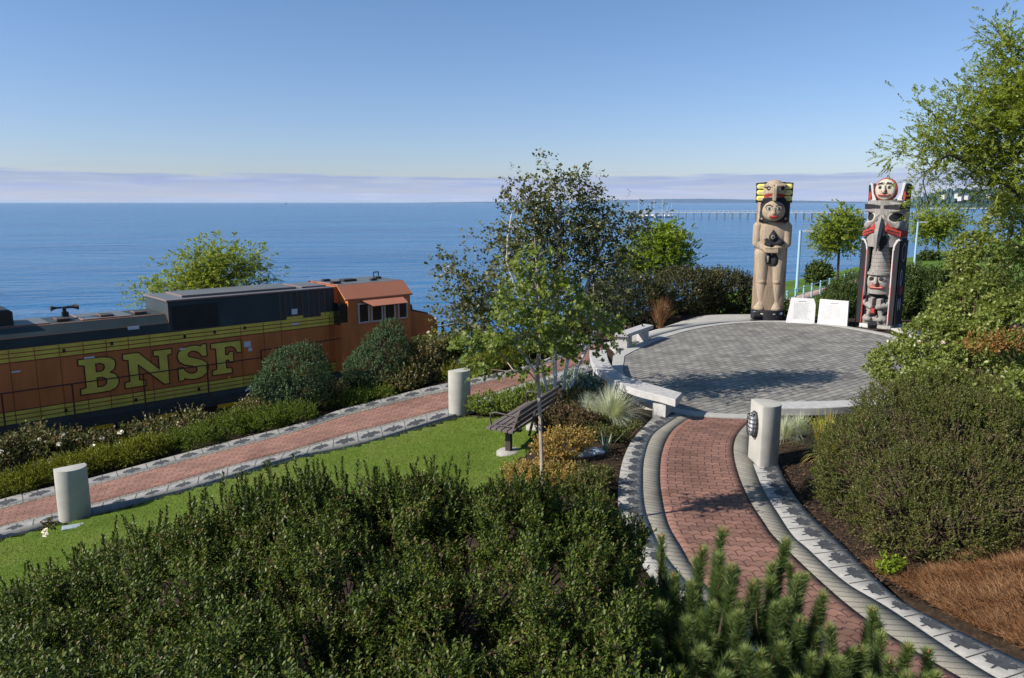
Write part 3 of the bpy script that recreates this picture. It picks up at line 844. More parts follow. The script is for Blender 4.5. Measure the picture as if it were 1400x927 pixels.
# trucks
for uc in (-14.6, .2):
    mb = MB(); mb.box((uc - 2.9, -.2, .55), (uc + 2.9, -.02, .95)); mb.box((uc - 2.9, Wd + .02, .55), (uc + 2.9, Wd + .2, .95)); mb.box((uc - 1, 0, .6), (uc + 1, Wd, .9))
    tr = mb.build("truck_frame", M_un, loco, bevel=.03)
    for du in (-2.0, 0, 2.0):
        for v in (.28, 1.72):
            mb = MB(); mb.lathe([(.0, -.07), (.50, -.07), (.53, -.05), (.53, .03), (.56, .05), (.56, .07), (.0, .07)], 24, 0, (uc + du, v, .53), "y")
            mb.build("wheel", M_un, tr)
# cab: banded orange box with raked roof sides
cy0, cy1 = -.52, Wd + .52
sec = [(cy0, 1.75), (cy1, 1.75), (cy1, 4.26), (cy1 - .52, 4.70), (cy0 + .52, 4.70), (cy0, 4.26)]
mb = MB(); mb.prism(sec, .25, 2.78, 0, axis="x")
mb.prism([(cy0 + .52, 4.702), (cy1 - .52, 4.702), (cy1 - .6, 4.74), (cy0 + .6, 4.74)], .2, 2.86, 1, axis="x")
mb.prism([(cy0 - .04, 4.23), (cy0 + .50, 4.70), (cy0 + .52, 4.735), (cy0 - .05, 4.29)], .12, 2.86, 2, axis="x")
mb.prism([(cy1 + .04, 4.23), (cy1 + .05, 4.29), (cy1 - .52, 4.735), (cy1 - .50, 4.70)], .12, 2.86, 2, axis="x")
mb.box((.03, .0, 1.76), (.25, Wd, 4.69), 0)
cabo = mb.build("cab", [M_or, M_gt, M_orb], loco, bevel=0.012, seg=1)
mb = MB()
mb.box((-.02, cy0 - .005, 1.76), (.27, .0, 3.5), 0)
mb.build("battery_box", M_or, loco, bevel=.02)
mb = MB(); mb.box((-.03, cy0 + .08, 3.42), (.245, -.02, 4.15), 0); mb.build("rear_window", M_glass, loco)
for u0, u1 in ((.62, 1.06), (1.13, 1.60), (1.66, 2.12), (2.24, 2.64)):
    mb = MB(); z0_, z1_ = 3.42, 4.12; y = cy0
    for a, b in (((u0, y - .03, z0_), (u1, y - .005, z0_ + .05)), ((u0, y - .03, z1_ - .05), (u1, y - .005, z1_)), ((u0, y - .03, z0_ + .05), (u0 + .05, y - .005, z1_ - .05)), ((u1 - .05, y - .03, z0_ + .05), (u1, y - .005, z1_ - .05))):
        mb.box(a, b)
    w = mb.build("window", M_silver, loco)
    mb = MB(); mb.box((u0 + .05, y - .014, z0_ + .05), (u1 - .05, y - .003, z1_ - .05)); mb.build("pane", M_glass, w)
mb = MB(); mb.add([(.72, cy0 - .005, 4.245), (2.42, cy0 - .005, 4.245), (2.36, cy0 - .48, 4.05), (.98, cy0 - .48, 4.05), (.72, cy0 - .005, 4.225), (2.42, cy0 - .005, 4.225), (2.36, cy0 - .48, 4.03), (.98, cy0 - .48, 4.03)],
       [(0,1,2,3), (7,6,5,4), (0,4,5,1), (1,5,6,2), (2,6,7,3), (3,7,4,0)]); mb.build("sun_visor", M_orb, loco)
for u, v, s in ((.35, .45, .16), (.5, 1.4, .14), (1.1, .9, .26), (1.9, .5, .12), (2.4, 1.0, .12)):
    mb = MB(); mb.box((u - s, v - s*.7, 4.741), (u + s, v + s*.7, 4.82)); mb.build("roof_box", M_bk, loco, bevel=.02)
mb = MB(); mb.tube([(2.05, .7, 4.74), (2.05, .7, 5.02)], .02, 6); mb.tube([(2.25, .7, 4.74), (2.25, .7, 5.02)], .02, 6); mb.tube([(2.05,.7,5.02),(2.25,.7,5.02)], .02, 6); mb.build("antenna", M_bk, loco)
# nose
mb = MB()
mb.prism([(2.78, 1.75), (4.18, 1.75), (4.18, 2.36), (2.78, 2.36)], -.2, Wd + .2, 0, axis="y")
mb.prism([(2.78, 2.36), (4.185, 2.36), (4.185, 2.66), (2.78, 2.66)], -.205, Wd + .205, 1, axis="y")
mb.prism([(2.78, 2.66), (4.18, 2.66), (4.18, 3.16), (3.98, 3.36), (2.78, 3.66)], -.2, Wd + .2, 0, axis="y")
mb.prism([(2.80, 3.665), (3.99, 3.368), (4.19, 3.165), (4.19, 3.20), (4.0, 3.42), (2.80, 3.74)], .12, Wd - .12, 2, axis="y")
mb.build("nose", [M_or, M_ye, M_gr], loco, bevel=.02)
mb = MB(); mb.add([(2.80,.3,3.75),(2.80,1.7,3.75),(2.80,1.7,4.0),(2.80,.3,4.0),(3.6,.5,3.52),(3.6,1.5,3.52),(3.55,1.5,3.72),(3.55,.5,3.72)], [(0,1,2,3),(4,7,6,5),(3,2,6,7),(0,3,7,4),(1,5,6,2),(0,4,5,1)]); mb.build("nose_hatch", M_gr, loco)
mb = MB(); mb.box((4.19, .5, .5), (4.5, 1.5, 1.3)); mb.prism([(4.19, .15), (4.75, .15), (4.35, 1.0), (4.19, 1.0)], -.3, Wd + .3, axis="y"); mb.build("pilot", M_un, loco, bevel=.02)
# emblem on the cab side: dark ring with a cross
mb = MB()
ring = [(math.cos(a), math.sin(a)) for a in np.linspace(0, 2*math.pi, 29)[:-1]]
y = cy0 - .008
k = len(mb.v); R0, R1 = .36, .28
mb.add([(1.55 + r*R, y, 2.75 + s*R) for R in (R0, R1) for r, s in ring], [(i, (i+1) % 28, 28 + (i+1) % 28, 28 + i) for i in range(28)])
mb.box((1.51, y - .004, 2.48), (1.59, y + .002, 3.02)); mb.box((1.28, y - .002, 2.71), (1.82, y + .003, 2.79))
mb.build("emblem", M_mar, loco)
# horn, stack, labels, handrails
mb = MB(); mb.box((-7.95, .9, 4.30), (-7.8, 1.1, 4.48)); mb.tube([(-7.88, 1.0, 4.4), (-7.88, 1.0, 4.62)], .05, 8)
for s, dv in ((1, .0), (-1, .12), (1, .22)):
    mb.lathe([(.02, 0), (.028, .18), (.05, .27), (.085, .33), (.08, .335)] if s > 0 else [(.08, -.335), (.085, -.33), (.05, -.27), (.028, -.18), (.02, 0)], 12, 0, (-7.88, .9 + dv, 4.60), "x")
mb.build("horn", M_bk, loco, smooth=True)
mb = MB(); mb.prism([(-10.6, 4.27), (-9.2, 4.27), (-9.2, 4.66), (-9.3, 4.73), (-10.5, 4.73), (-10.6, 4.66)], .45, 1.55, axis="y"); mb.build("exhaust_stack", M_bk, loco, bevel=.03)
for u, z, w, h in ((-7.6, 3.28, .26, .05), (-9.35, 3.14, .2, .045), (-9.85, 3.2, .2, .045), (-9.8, 3.05, .14, .03), (-6.4, 3.98, .3, .09), (-3.1, 3.1, .22, .18), (-3.02, 2.92, .12, .12), (-1.45, 3.98, .2, .18), (-1.45, 3.57, .24, .06), (-5.1, 3.2, .16, .05)):
    mb = MB(); mb.box((u - w/2, -.020, z - h/2), (u + w/2, -.013, z + h/2)); mb.build("label_plate", M_lbl, loco)
for u, z in ((-7.0, 3.6), (-8.2, 3.55), (-5.0, 3.56), (-4.1, 3.6), (-8.3, 1.9), (-6.5, 1.88), (-4.7, 1.9), (-3.15, 3.62)):
    mb = MB(); mb.box((u - .035, -.022, z - .05), (u + .035, -.013, z + .05)); mb.build("door_latch", M_bk, loco)
M_rail_m = mat("handrail_maroon", (.07, .022, .016), 0.5, 0.1)
mb = MB()
posts = [-17, -15.2, -13.4, -11.6, -9.8, -8.2, -6.4, -4.6, -2.9]
for u in posts: mb.tube([(u, -.54, 1.745), (u, -.54, 2.72)], .022, 6)
mb.tube([(-17.5, -.54, 2.72), (-2.9, -.54, 2.72)], .02, 6)
mb.tube([(-2.9, -.54, 2.95), (-2.9, -.54, 1.4)], .025, 6); mb.tube([(-2.9, -.54, 2.95), (-.1, -.54, 3.0)], .022, 6)
mb.tube([(-.85, -.54, 2.98), (-.85, -.54, 1.745)], .022, 6); mb.tube([(-1.9, -.54, 2.97), (-1.9, -.54, 2.4)], .022, 6)
mb.build("handrail", M_rail_m, loco)
mb = MB()
for z in (.6, .95, 1.3): mb.box((-3.5, -.66, z), (-2.95, -.42, z + .03))
mb.box((-3.55, -.66, .55), (-3.5, -.42, 1.6)); mb.box((-2.95, -.66, .55), (-2.9, -.42, 1.6)); mb.build("steps", M_un, loco)
mb = MB(); mb.tube([(-3.5, -.60, 1.75), (-3.15, -.60, 1.95), (-3.15, -.6, 1.98)], .03, 6); mb.build("grab_iron", M_lbl, loco)
mb = MB(); mb.lathe([(0, 0), (.05, 0), (.05, .03), (0, .03)], 10, 0, (-3.75, -.02, 2.12), "y"); mb.build("marker_lamp", M_ref, loco)
# the four big letters
LET = {
 "B": (1.0, [[(0,1),(.62,1),(.82,.965),(.93,.88),(.95,.77),(.91,.63),(.77,.535),(.93,.46),(1.0,.33),(1.0,.2),(.92,.07),(.74,0),(0,0),(0,.14),(.15,.17),(.15,.83),(0,.86)],
             [(.42,.85),(.57,.85),(.66,.80),(.68,.72),(.65,.63),(.57,.59),(.42,.59)], [(.42,.44),(.59,.44),(.69,.38),(.71,.29),(.68,.20),(.59,.145),(.42,.145)]]),
 "N": (1.37, [[(0,1),(.42,1),(1.0,.40),(1.0,.84),(.86,.87),(.86,1),(1.37,1),(1.37,.87),(1.24,.84),(1.24,-.04),(1.10,-.04),(.38,.68),(.38,.17),(.55,.15),(.55,0),(0,0),(0,.15),(.14,.17),(.14,.83),(0,.86)]]),
 "S": (.9, [[(.90,1.02),(.78,1.02),(.75,.96),(.62,1.01),(.45,1.02),(.22,.97),(.07,.86),(.03,.72),(.08,.57),(.22,.47),(.45,.40),(.58,.34),(.61,.25),(.56,.17),(.45,.14),(.33,.17),(.22,.25),(.16,.36),(.03,.36),(.03,-.02),(.15,-.02),(.18,.045),(.32,-.01),(.50,-.03),(.72,.01),(.87,.12),(.92,.28),(.88,.43),(.74,.54),(.52,.62),(.36,.68),(.32,.76),(.37,.84),(.48,.87),(.60,.84),(.70,.77),(.77,.66),(.90,.66)]]),
 "F": (.92, [[(0,1),(.94,1),(.94,.64),(.82,.64),(.77,.77),(.66,.86),(.42,.86),(.42,.58),(.52,.58),(.58,.67),(.67,.67),(.67,.35),(.58,.35),(.52,.44),(.42,.44),(.42,.16),(.60,.13),(.60,0),(0,0),(0,.13),(.15,.16),(.15,.84),(0,.87)]]),
}
def letter(ch, u0, u1, z0_, z1_):
    w, polys = LET[ch]
    for nm, off, m, y in (("letter_outline", .032, M_mar, -.0135), ("letter", 0.0, M_ye, -.0165)):
        cu = bpy.data.curves.new(nm, "CURVE"); cu.dimensions = "2D"; cu.fill_mode = "BOTH"; cu.extrude = .002; cu.offset = off
        for pl in polys:
            s = cu.splines.new("POLY"); s.points.add(len(pl) - 1); s.use_cyclic_u = True
            for i, (x, yy) in enumerate(pl): s.points[i].co = (u0 + x / w * (u1 - u0), z0_ + yy * (z1_ - z0_), 0, 1)
        tmp = bpy.data.objects.new(nm, cu); COL.objects.link(tmp); bpy.context.view_layer.update()
        me = bpy.data.meshes.new_from_object(tmp.evaluated_get(bpy.context.evaluated_depsgraph_get()))
        bpy.data.objects.remove(tmp)
        me.materials.clear(); me.materials.append(m)
        o = link(bpy.data.objects.new(nm, me), loco); o.rotation_euler = (math.pi/2, 0, 0); o.location = (0, y, 0)
        if nm == "letter": tag(o, f"yellow slab serif letter {ch}")
letter("B", -7.88, -6.92, 2.27, 3.24); letter("N", -6.74, -5.42, 2.27, 3.24); letter("S", -5.28, -4.40, 2.27, 3.24); letter("F", -4.24, -3.34, 2.27, 3.24)
# ------------------------------------------------------------------ concrete bollards
M_boll = mat("bollard_concrete", (.40, .39, .355), 0.85, 0.22, 2.6, 0.2, 110, spec=0.2)
def bollard(px, py, face_ang, label, h=1.0, R=.28, cut=.11):
    p = G(px, py); t = thing("bollard", label, "bollard", (p[0], p[1], p[2] - .02), face_ang, "concrete bollards along the paths")
    a0 = math.acos(cut / R)
    arc = [(R * math.cos(a), R * math.sin(a)) for a in np.linspace(math.pi + a0, 3*math.pi - a0, 40)]   # flat side looks along -x
    mb = MB(); mb.prism(arc, 0, h)
    b = mb.build("post", M_boll, t, bevel=.012, smooth=True)
    return t, cut
pa_ang = math.atan2(TD[1], TD[0])
bollard(103, 706, pa_ang - math.pi/2, "concrete half round bollard on the lawn edge, nearest the bottom left", .90, .245, .08)
bollard(628, 563, pa_ang - math.pi/2, "concrete half round bollard beside the far end of the lawn", .97, .25, .08)
bt, cut = bollard(1039, 634, 0.06, "concrete half round bollard carrying a caged lamp by the curving path", 1.0, .265, .105)
M_cage = mat("lamp_cage_black", (.02, .02, .022), 0.5, 0.2)
M_lens = mat("lamp_glass", (.55, .57, .58), 0.25, 0.05)
M_cage_base = mat("lamp_housing", (.16, .17, .18), 0.5, 0.2)
mb = MB(); el = [(.105 * math.cos(a), .66 + .19 * math.sin(a)) for a in np.linspace(0, 2*math.pi, 25)[:-1]]
mb.prism(el, -cut - .05, -cut + .01, axis="x"); lampo = mb.build("lamp", M_cage_base, bt, bevel=.01)
mb = MB(); mb.prism([(x * .8, .66 + (z - .66) * .85) for x, z in el], -cut - .10, -cut - .05, axis="x"); mb.build("lens", M_lens, lampo, bevel=.03, seg=3)
mb = MB()
for zz in np.linspace(.50, .82, 6):
    w = .115 * math.sqrt(max(.05, 1 - ((zz - .66) / .2) ** 2))
    mb.tube([(-cut, -w, zz), (-cut - .10, -w * .8, zz), (-cut - .125, 0, zz), (-cut - .10, w * .8, zz), (-cut, w, zz)], .006, 5)
for yy in (-.05, 0, .05):
    mb.tube([(-cut, yy, .46), (-cut - .11, yy, .52), (-cut - .125, yy, .66), (-cut - .11, yy, .80), (-cut, yy, .86)], .006, 5)
mb.tube([(-cut - .03, .12 * math.cos(a), .66 + .205 * math.sin(a)) for a in np.linspace(0, 2*math.pi, 25)], .010, 6)
mb.build("cage", M_cage, lampo)

# ------------------------------------------------------------------ stone benches round the plaza
M_stone = mat("bench_granite", (.42, .41, .405), 0.75, 0.22, 9.0, 0.15, 140, spec=0.3)
def slab_from(inner_px, outer_px, z, th, name, parent, org, n=24):
    I = smooth_line(np.array([on_z(x, y, z)[:2] for x, y in inner_px]), n); O = smooth_line(np.array([on_z(x, y, z)[:2] for x, y in outer_px]), n)
    V = [(p[0] - org[0], p[1] - org[1], zz - org[2]) for ring in (I, O) for zz in (z - th, z) for p in ring]
    F = []
    for i in range(n - 1):
        a, b = i, i + 1
        F += [(a, b, n+b, n+a), (2*n+b, 2*n+a, 3*n+a, 3*n+b), (n+a, n+b, 3*n+b, 3*n+a), (b, a, 2*n+a, 2*n+b)]
    F += [(0, n, 3*n, 2*n), (n-1, 2*n-1+2*n, 2*n-1, n-1)[:0] or (n-1, 3*n-1, 4*n-1, 2*n-1)]
    mb = MB(); mb.add(V, F)
    return mb.build(name, M_stone, parent, bevel=.012), I, O
def stone_bench(label, inner_px, outer_px, legs, z=.46, th=.14, lw=.34):
    c = on_z(*inner_px[len(inner_px)//2], z); org = (c[0], c[1], 0.0)
    t = thing("stone_bench", label, "bench", org, 0, "pale stone benches round the plaza")
    o, I, O = slab_from(inner_px, outer_px, z, th, "seat_slab", t, org)
    n = len(I)
    for fr in legs:
        k = min(n - 2, int(fr * (n - 1))); a, b = I[k], O[k]; al = I[k+1] - I[k]; al /= np.linalg.norm(al)
        ac = b - a; q = [a + ac * .14 - al * lw/2, a + ac * .14 + al * lw/2, a + ac * .86 + al * lw/2, a + ac * .86 - al * lw/2]
        mb = MB(); mb.prism([(p[0] - org[0], p[1] - org[1]) for p in q], -.05, z - th + .003)
        mb.build("leg", M_stone, t, bevel=.01)
    return t
stone_bench("long curved pale stone bench in the birch shade, left of the plaza",
    [(932.6,537),(908,530),(886,524),(863,517),(845,508.6),(836,499.5),(831,489),(829,478)], [(923.5,546.5),(901,540),(870.6,532.5),(843,521.5),(826,511),(814,502),(808,491),(806,479)], (.10, .47, .80))
stone_bench("straight pale stone bench at the far left of the plaza against brown shrubs",
    [(859,456.5),(876,450.5),(893.5,444.5)], [(840,455.5),(860,449),(880,442.5)], (.16, .80), .46, .10)
stone_bench("pale stone bench behind the lamp bollard, its end hidden in the shrub",
    [(1052,549),(1090,548.5),(1125,548),(1160,546.5),(1195,544)], [(1050,558),(1090,558),(1125,557.5),(1162,555.5),(1200,552.5)], (.20, .66))

# ------------------------------------------------------------------ wooden park bench
M_slat = mat("bench_slat_timber", (.14, .115, .105), 0.75, 0.3, 5.0, 0.4, 60, mapscale=(1, 8, 8))
M_iron = mat("bench_iron", (.055, .042, .040), 0.55, 0.2)
M_foot = mat("footing_concrete", (.34, .325, .295), 0.9, 0.3, 7.0, 0.3, 60)
bA = G(697, 620); bB = G(736, 585)
ax = (bB - bA)[:2]; ax /= np.linalg.norm(ax)
bench_rot = math.atan2(ax[1], ax[0])
bl = float(np.linalg.norm((bB - bA)[:2]))
bz = (bA[2] + bB[2]) / 2
pb = thing("park_bench", "weathered slatted wooden park bench with iron arms on the lawn", "bench", (bA[0], bA[1], bz), bench_rot)
x0_, x1_ = -.28, bl + .32
# local: x along the bench, +y towards the sea (front), z up
seat = MB()
for k in range(5):
    y = .30 - k * .108
    seat.box((x0_, y - .045, .44 - .006 * k), (x1_, y + .045, .485 - .006 * k))
seat.build("seat", M_slat, pb, bevel=.006)
back = MB()
for k in range(3):
    z = .56 + k * .125; y = -.20 - k * .045
    Mx = Matrix.Translation((0, y, z)) @ Matrix.Rotation(math.radians(-72), 4, "X")
    back.box((x0_, -.05, -.018), (x1_, .05, .018), 0, Mx)
back.build("backrest", M_slat, pb, bevel=.006)
for x, gz in ((0.0, bA[2] - bz), (bl, bB[2] - bz)):
    mb = MB(); mb.box((x - .05, -.03, gz - .02), (x + .05, .07, .40)); mb.box((x - .045, -.22, .385), (x + .045, .34, .438)); mb.box((x - .03, -.25, .40), (x + .03, -.215, .86), 0, Matrix.Translation((0, -.05, 0)) @ Matrix.Rotation(math.radians(14), 4, "X"))
    mb.build("leg", M_iron, pb, bevel=.006)
    mb = MB(); mb.lathe([(.0, -.1), (.25, -.1), (.25, .03), (.21, .06), (0, .06)], 11, 0, (x, 0.0, gz)); mb.build("footing", M_foot, pb, smooth=True)
for x in (x0_ + .16, x1_ - .16):
    mb = MB(); mb.tube([(x, .30, .48), (x, .33, .60), (x, .31, .70), (x, .22, .72), (x, .0, .70), (x, -.18, .69), (x, -.24, .74)], .016, 8)
    mb.tube([(x, -.2, .48), (x, -.15, .6), (x, -.18, .69)], .014, 8); mb.tube([(x, .30, .485), (x, .1, .492), (x, -.19, .49)], .014, 8)
    mb.build("armrest", M_iron, pb, smooth=True)

# ------------------------------------------------------------------ white stone tablets
M_tab = mat("tablet_white_stone", (.54, .535, .53), 0.75, 0.12, 4.0, 0.1, 80)
M_ink = mat("tablet_engraving", (.20, .20, .23), 0.8, 0.1)
def tablet(pxs, Y, label, lines, seed):
    """leaning slab; pxs = bottom-left, bottom-right, top-right, top-left pixels"""
    bl_, br_ = on_z(*pxs[0], .02), on_z(*pxs[1], .02)
    u = (br_ - bl_)[:2]; W = np.linalg.norm(u); u /= W
    rot = math.atan2(u[1], u[0])
    t = thing("stone_tablet", label, "tablet", bl_, rot, "white inscribed tablets between the totem poles")
    lean = math.radians(24); n_back = np.array([-math.sin(rot), math.cos(rot)])
    def loc(px, py):   # ray onto the leaning face -> (x along, s up the slope)
        d = ray(px, py); nrm = np.array([*(n_back * math.cos(lean)), -math.sin(lean)])
        tt = ((bl_ - CAM) @ nrm) / (d @ nrm); q = CAM + d * tt - bl_
        return float(q[:2] @ u), float(q[2] / math.cos(lean))
    poly = [loc(*p) for p in pxs]
    Mx = Matrix.Rotation(math.pi/2 - lean, 4, "X")
    mb = MB(); k = len(poly)
    mb.prism(poly, -.14, 0.0)
    mb.v = [tuple(Mx @ Vector(p)) for p in mb.v]
    o = mb.build("slab", M_tab, t, bevel=.014)
    rnd = random.Random(seed); mb = MB()
    xl = max(poly[0][0], poly[-1][0]) + .10; xr = min(poly[1][0], poly[-2][0]) - .10; top = min(poly[-1][1], poly[-2][1]) - .08
    c = (xl + xr) / 2
    mb.box((c - .13, top - .05, .0005), (c + .13, top - .025, .004))
    z = top - .11
    while z > .16:
        x = xl; end = xr - rnd.uniform(0, .12)
        while x < end:
            w = min(rnd.uniform(.02, .07), end - x); mb.box((x, z, .0005), (x + w, z + .007, .004)); x += w + .016
        z -= .034
    mb.v = [tuple(Mx @ Vector(p)) for p in mb.v]
    mb.build("inscription", M_ink, t)
tablet([(1074,441.5),(1113.5,443.5),(1115.5,417),(1113,408.2),(1082,406.5)], 25.5, "white inscribed stone tablet with a slanting left edge, beside the pale figure pole", 11, 3)
tablet([(1117,443.5),(1158,447),(1160.5,411.5),(1121,408.5)], 25.5, "nearly square white inscribed stone tablet, the one closer to the red and black pole", 11, 4)

# ------------------------------------------------------------------ carved totem poles
def relief(name, prims, decals, xr, zr, back, mats, parent, res=.0125, curve=None, base=None, cz=0.0):
    """carved relief seen from -y.  prims: (kind, material, params...) give the front-most depth; decals paint flat shapes on it.
       curve(x) bends the whole carving round the log."""
    xs = np.arange(xr[0], xr[1] + res / 2, res); zs = np.arange(zr[0], zr[1] + res / 2, res)
    X, Z = np.meshgrid(xs, zs); D = np.full(X.shape, np.inf); Mi = np.zeros(X.shape, int)
    def put(y, m, mask):
        k = mask & (y < D); D[k] = y[k]; Mi[k] = m
    for p in prims:
        kind, m = p[0], p[1]
        if kind == "ell":                      # x, z, rx, rz, y0, depth [, rot]
            x, z, rx, rz, y0, d = p[2:8]; r = p[8] if len(p) > 8 else 0
            dx, dz = X - x, Z - z; c, s = math.cos(r), math.sin(r); a = (dx*c + dz*s) / rx; b = (-dx*s + dz*c) / rz
            q = 1 - a*a - b*b; put(y0 - d * np.sqrt(np.maximum(q, 0)), m, q > 0)
        elif kind == "cap":                    # (x,z,r,y) -> (x,z,r,y): round bar
            (x0, z0_, r0, y0), (x1, z1_, r1, y1) = p[2], p[3]; dx, dz = x1 - x0, z1_ - z0_
            t = np.clip(((X - x0)*dx + (Z - z0_)*dz) / (dx*dx + dz*dz + 1e-9), 0, 1)
            dd = np.hypot(X - x0 - t*dx, Z - z0_ - t*dz); r = r0 + (r1 - r0)*t; fl = p[4] if len(p) > 4 else 1.0
            q = 1 - (dd / r) ** 2; put(y0 + (y1 - y0)*t - fl * r * np.sqrt(np.maximum(q, 0)), m, q > 0)
        elif kind == "poly":                   # polygon, y front, rounded edge width
            pl = np.array(p[2]); y0 = p[3]; e = p[4] if len(p) > 4 else .03
            P = np.stack([X.ravel(), Z.ravel()], 1); ins = inside(P, pl).reshape(X.shape); ds, _ = seg_dist(P, pl); ds = ds.reshape(X.shape)
            k = np.clip(1 - ds / e, 0, 1); put(y0 + e * .8 * (1 - np.sqrt(np.maximum(1 - k*k, 0))), m, ins)
        elif kind == "cyl":                    # half log: radius, yc, z0, z1, x0
            R, yc, a, b = p[2:6]; x0 = p[6] if len(p) > 6 else 0; q = R*R - (X - x0)**2
            put(yc - np.sqrt(np.maximum(q, 0)), m, (q > 0) & (Z >= a) & (Z <= b))
    for d in decals:
        kind, m = d[0], d[1]
        if kind == "poly":
            k = inside(np.stack([X.ravel(), Z.ravel()], 1), np.array(d[2])).reshape(X.shape); dp = d[3] if len(d) > 3 else .0
        elif kind == "ell":
            x, z, rx, rz = d[2:6]; r = d[6] if len(d) > 6 else 0
            dx, dz = X - x, Z - z; c, s = math.cos(r), math.sin(r); k = ((dx*c + dz*s)/rx)**2 + ((-dx*s + dz*c)/rz)**2 < 1; dp = d[7] if len(d) > 7 else .0
        elif kind == "ring":
            x, z, rx, rz, w = d[2:7]; q = np.hypot((X - x)/rx, (Z - z)/rz); k = (q < 1) & (q > 1 - w); dp = .0
        Mi[k] = m; D[k] = D[k] + dp
    hit = np.isfinite(D)
    Y = D.copy()
    if curve is not None: Y = Y + curve(X, Z)
    hit &= Y < back - .005
    keep = hit[:-1, :-1] & hit[:-1, 1:] & hit[1:, 1:] & hit[1:, :-1]
    nz, nx_ = X.shape; id_ = np.arange(nz * nx_).reshape(nz, nx_)
    F = np.stack([id_[:-1, :-1], id_[:-1, 1:], id_[1:, 1:], id_[1:, :-1]], -1)[keep]
    m4 = np.stack([Mi[:-1, :-1], Mi[:-1, 1:], Mi[1:, 1:], Mi[1:, :-1]], -1)[keep]; fm = m4[:, 0]
    # back and rim
    V = np.stack([X, np.where(hit, Y, 0), Z], -1).reshape(-1, 3); n = len(V)
    Vb = V.copy(); Vb[:, 1] = back
    V = np.vstack([V, Vb])
    Fb = F[:, ::-1] + n
    e = np.concatenate([F[:, [0, 1]], F[:, [1, 2]], F[:, [2, 3]], F[:, [3, 0]]]); em = np.tile(fm, 4)
    key = np.minimum(e[:, 0], e[:, 1]).astype(np.int64) * n + np.maximum(e[:, 0], e[:, 1])
    u, inv, cnt = np.unique(key, return_inverse=True, return_counts=True)
    k = cnt[inv] == 1; e = e[k]; em = em[k]
    Fr = np.stack([e[:, 1], e[:, 0], e[:, 0] + n, e[:, 1] + n], 1)
    F = np.vstack([F, Fb, Fr]); mi = np.concatenate([fm, fm, em])
    used = np.unique(F); rm = np.zeros(len(V), int); rm[used] = np.arange(len(used))
    o = nmesh(name, V[used], rm[F], mats, parent, midx=mi, smooth=True)
    if hasattr(o.data, "set_sharp_from_angle"): o.data.set_sharp_from_angle(angle=math.radians(50))
    return o
def wood(name, col, var=.25): return mat(name, col, 0.85, var * 1.5, 3.0, 0.7, 18, spec=0.15, mapscale=(7, 7, .8))
W_tan, W_gray, W_dark = wood("carved_cedar_tan", (.36, .285, .205), .22), wood("carved_cedar_grey", (.27, .25, .232), .25), wood("cedar_back_brown", (.25, .185, .13), .25)
P_blk, P_red, P_yel, P_cream, P_blue = wood("paint_black", (.028, .028, .032), .2), wood("paint_red", (.34, .05, .04), .12), wood("paint_yellow", (.68, .62, .16), .1), wood("paint_cream", (.46, .42, .34), .14), wood("paint_blue_grey", (.16, .22, .27), .25)
P_wht = wood("paint_white", (.48, .47, .46), .08)
TM = [W_tan, P_blk, P_red, P_yel, P_cream, W_gray, P_blue, W_dark, P_wht]
TAN, BLK, RED, YEL, CRM, GRY, BLU, BRN, WHT = range(9)

# ---- pale pole: bird crest over a standing figure holding a dark creature
tl = on_z(1050.5, 437.5, 0)
tl = tl - np.array([.05, 0, 0])
tp1 = thing("totem_pole", "pale carved totem pole of a standing figure under a yellow winged bird head", "totem pole", (tl[0], tl[1], 0.0), math.atan2(-tl[0], tl[1]) * 0.9)
mb = MB()
arc = [(.54 * math.cos(a), .54 * math.sin(a) * .9) for a in np.linspace(math.pi, 2*math.pi, 20)]
mb.prism([(.53, .0), (.53, .42), (-.53, .42), (-.53, 0)] , .34, 4.15, 0, axis="z")
mb.prism([(x, y * .35) for x, y in [(.53 * math.cos(a), .53 * math.sin(a)) for a in np.linspace(math.pi, 2*math.pi, 16)]], .34, 3.36, 0)
mb.build("back_log", W_dark, tp1, bevel=.02)
# wing panels with three feathers each side
for s in (-1, 1):
    fe = []
    for k, z in enumerate((4.50, 4.305, 4.11)):
        fe += [("cap", YEL, (s * .30, z + .02, .085, -.05), (s * .485, z + .025, .088, -.04), .45)]
    wd = [("poly", BLK, [(s*.24, 3.99), (s*.585, 3.99), (s*.60, 4.66), (s*.24, 4.69)], .0, .03)] + fe
    dc = [("ell", CRM, s * .41, z + .025, .09, .022) for z in (4.50, 4.305, 4.11)]
    relief("wing", wd, dc, (-.66, .66), (3.98, 4.72), .40, TM, tp1)
# bird head
relief("bird_head", [("ell", TAN, 0, 4.38, .37, .385, 0, .40), ("cyl", TAN, .36, .05, 4.05, 4.45), ("poly", BLK, [(-.42, 4.0), (.42, 4.0), (.36, 4.14), (0, 4.2), (-.36, 4.14)], -.30, .03),
    ("cap", TAN, (-.30, 4.56, .07, -.26), (-.06, 4.53, .06, -.36), .8), ("cap", TAN, (.30, 4.56, .07, -.26), (.06, 4.53, .06, -.36), .8)],
    [("ell", BLK, -.20, 4.46, .062, .072), ("ell", BLK, .24, 4.46, .062, .072), ("ell", CRM, -.20, 4.47, .022, .025), ("poly", RED, [(-.34, 4.14), (-.08, 4.20), (-.05, 4.29), (-.22, 4.29), (-.34, 4.23)], .015), ("poly", RED, [(.34, 4.14), (.08, 4.20), (.05, 4.29), (.22, 4.29), (.36, 4.23)], .015),
     ("poly", BLK, [(-.44, 3.98), (.44, 3.98), (.36, 4.10), (0, 4.17), (-.36, 4.10)])], (-.46, .46), (3.98, 4.78), .38, TM, tp1)
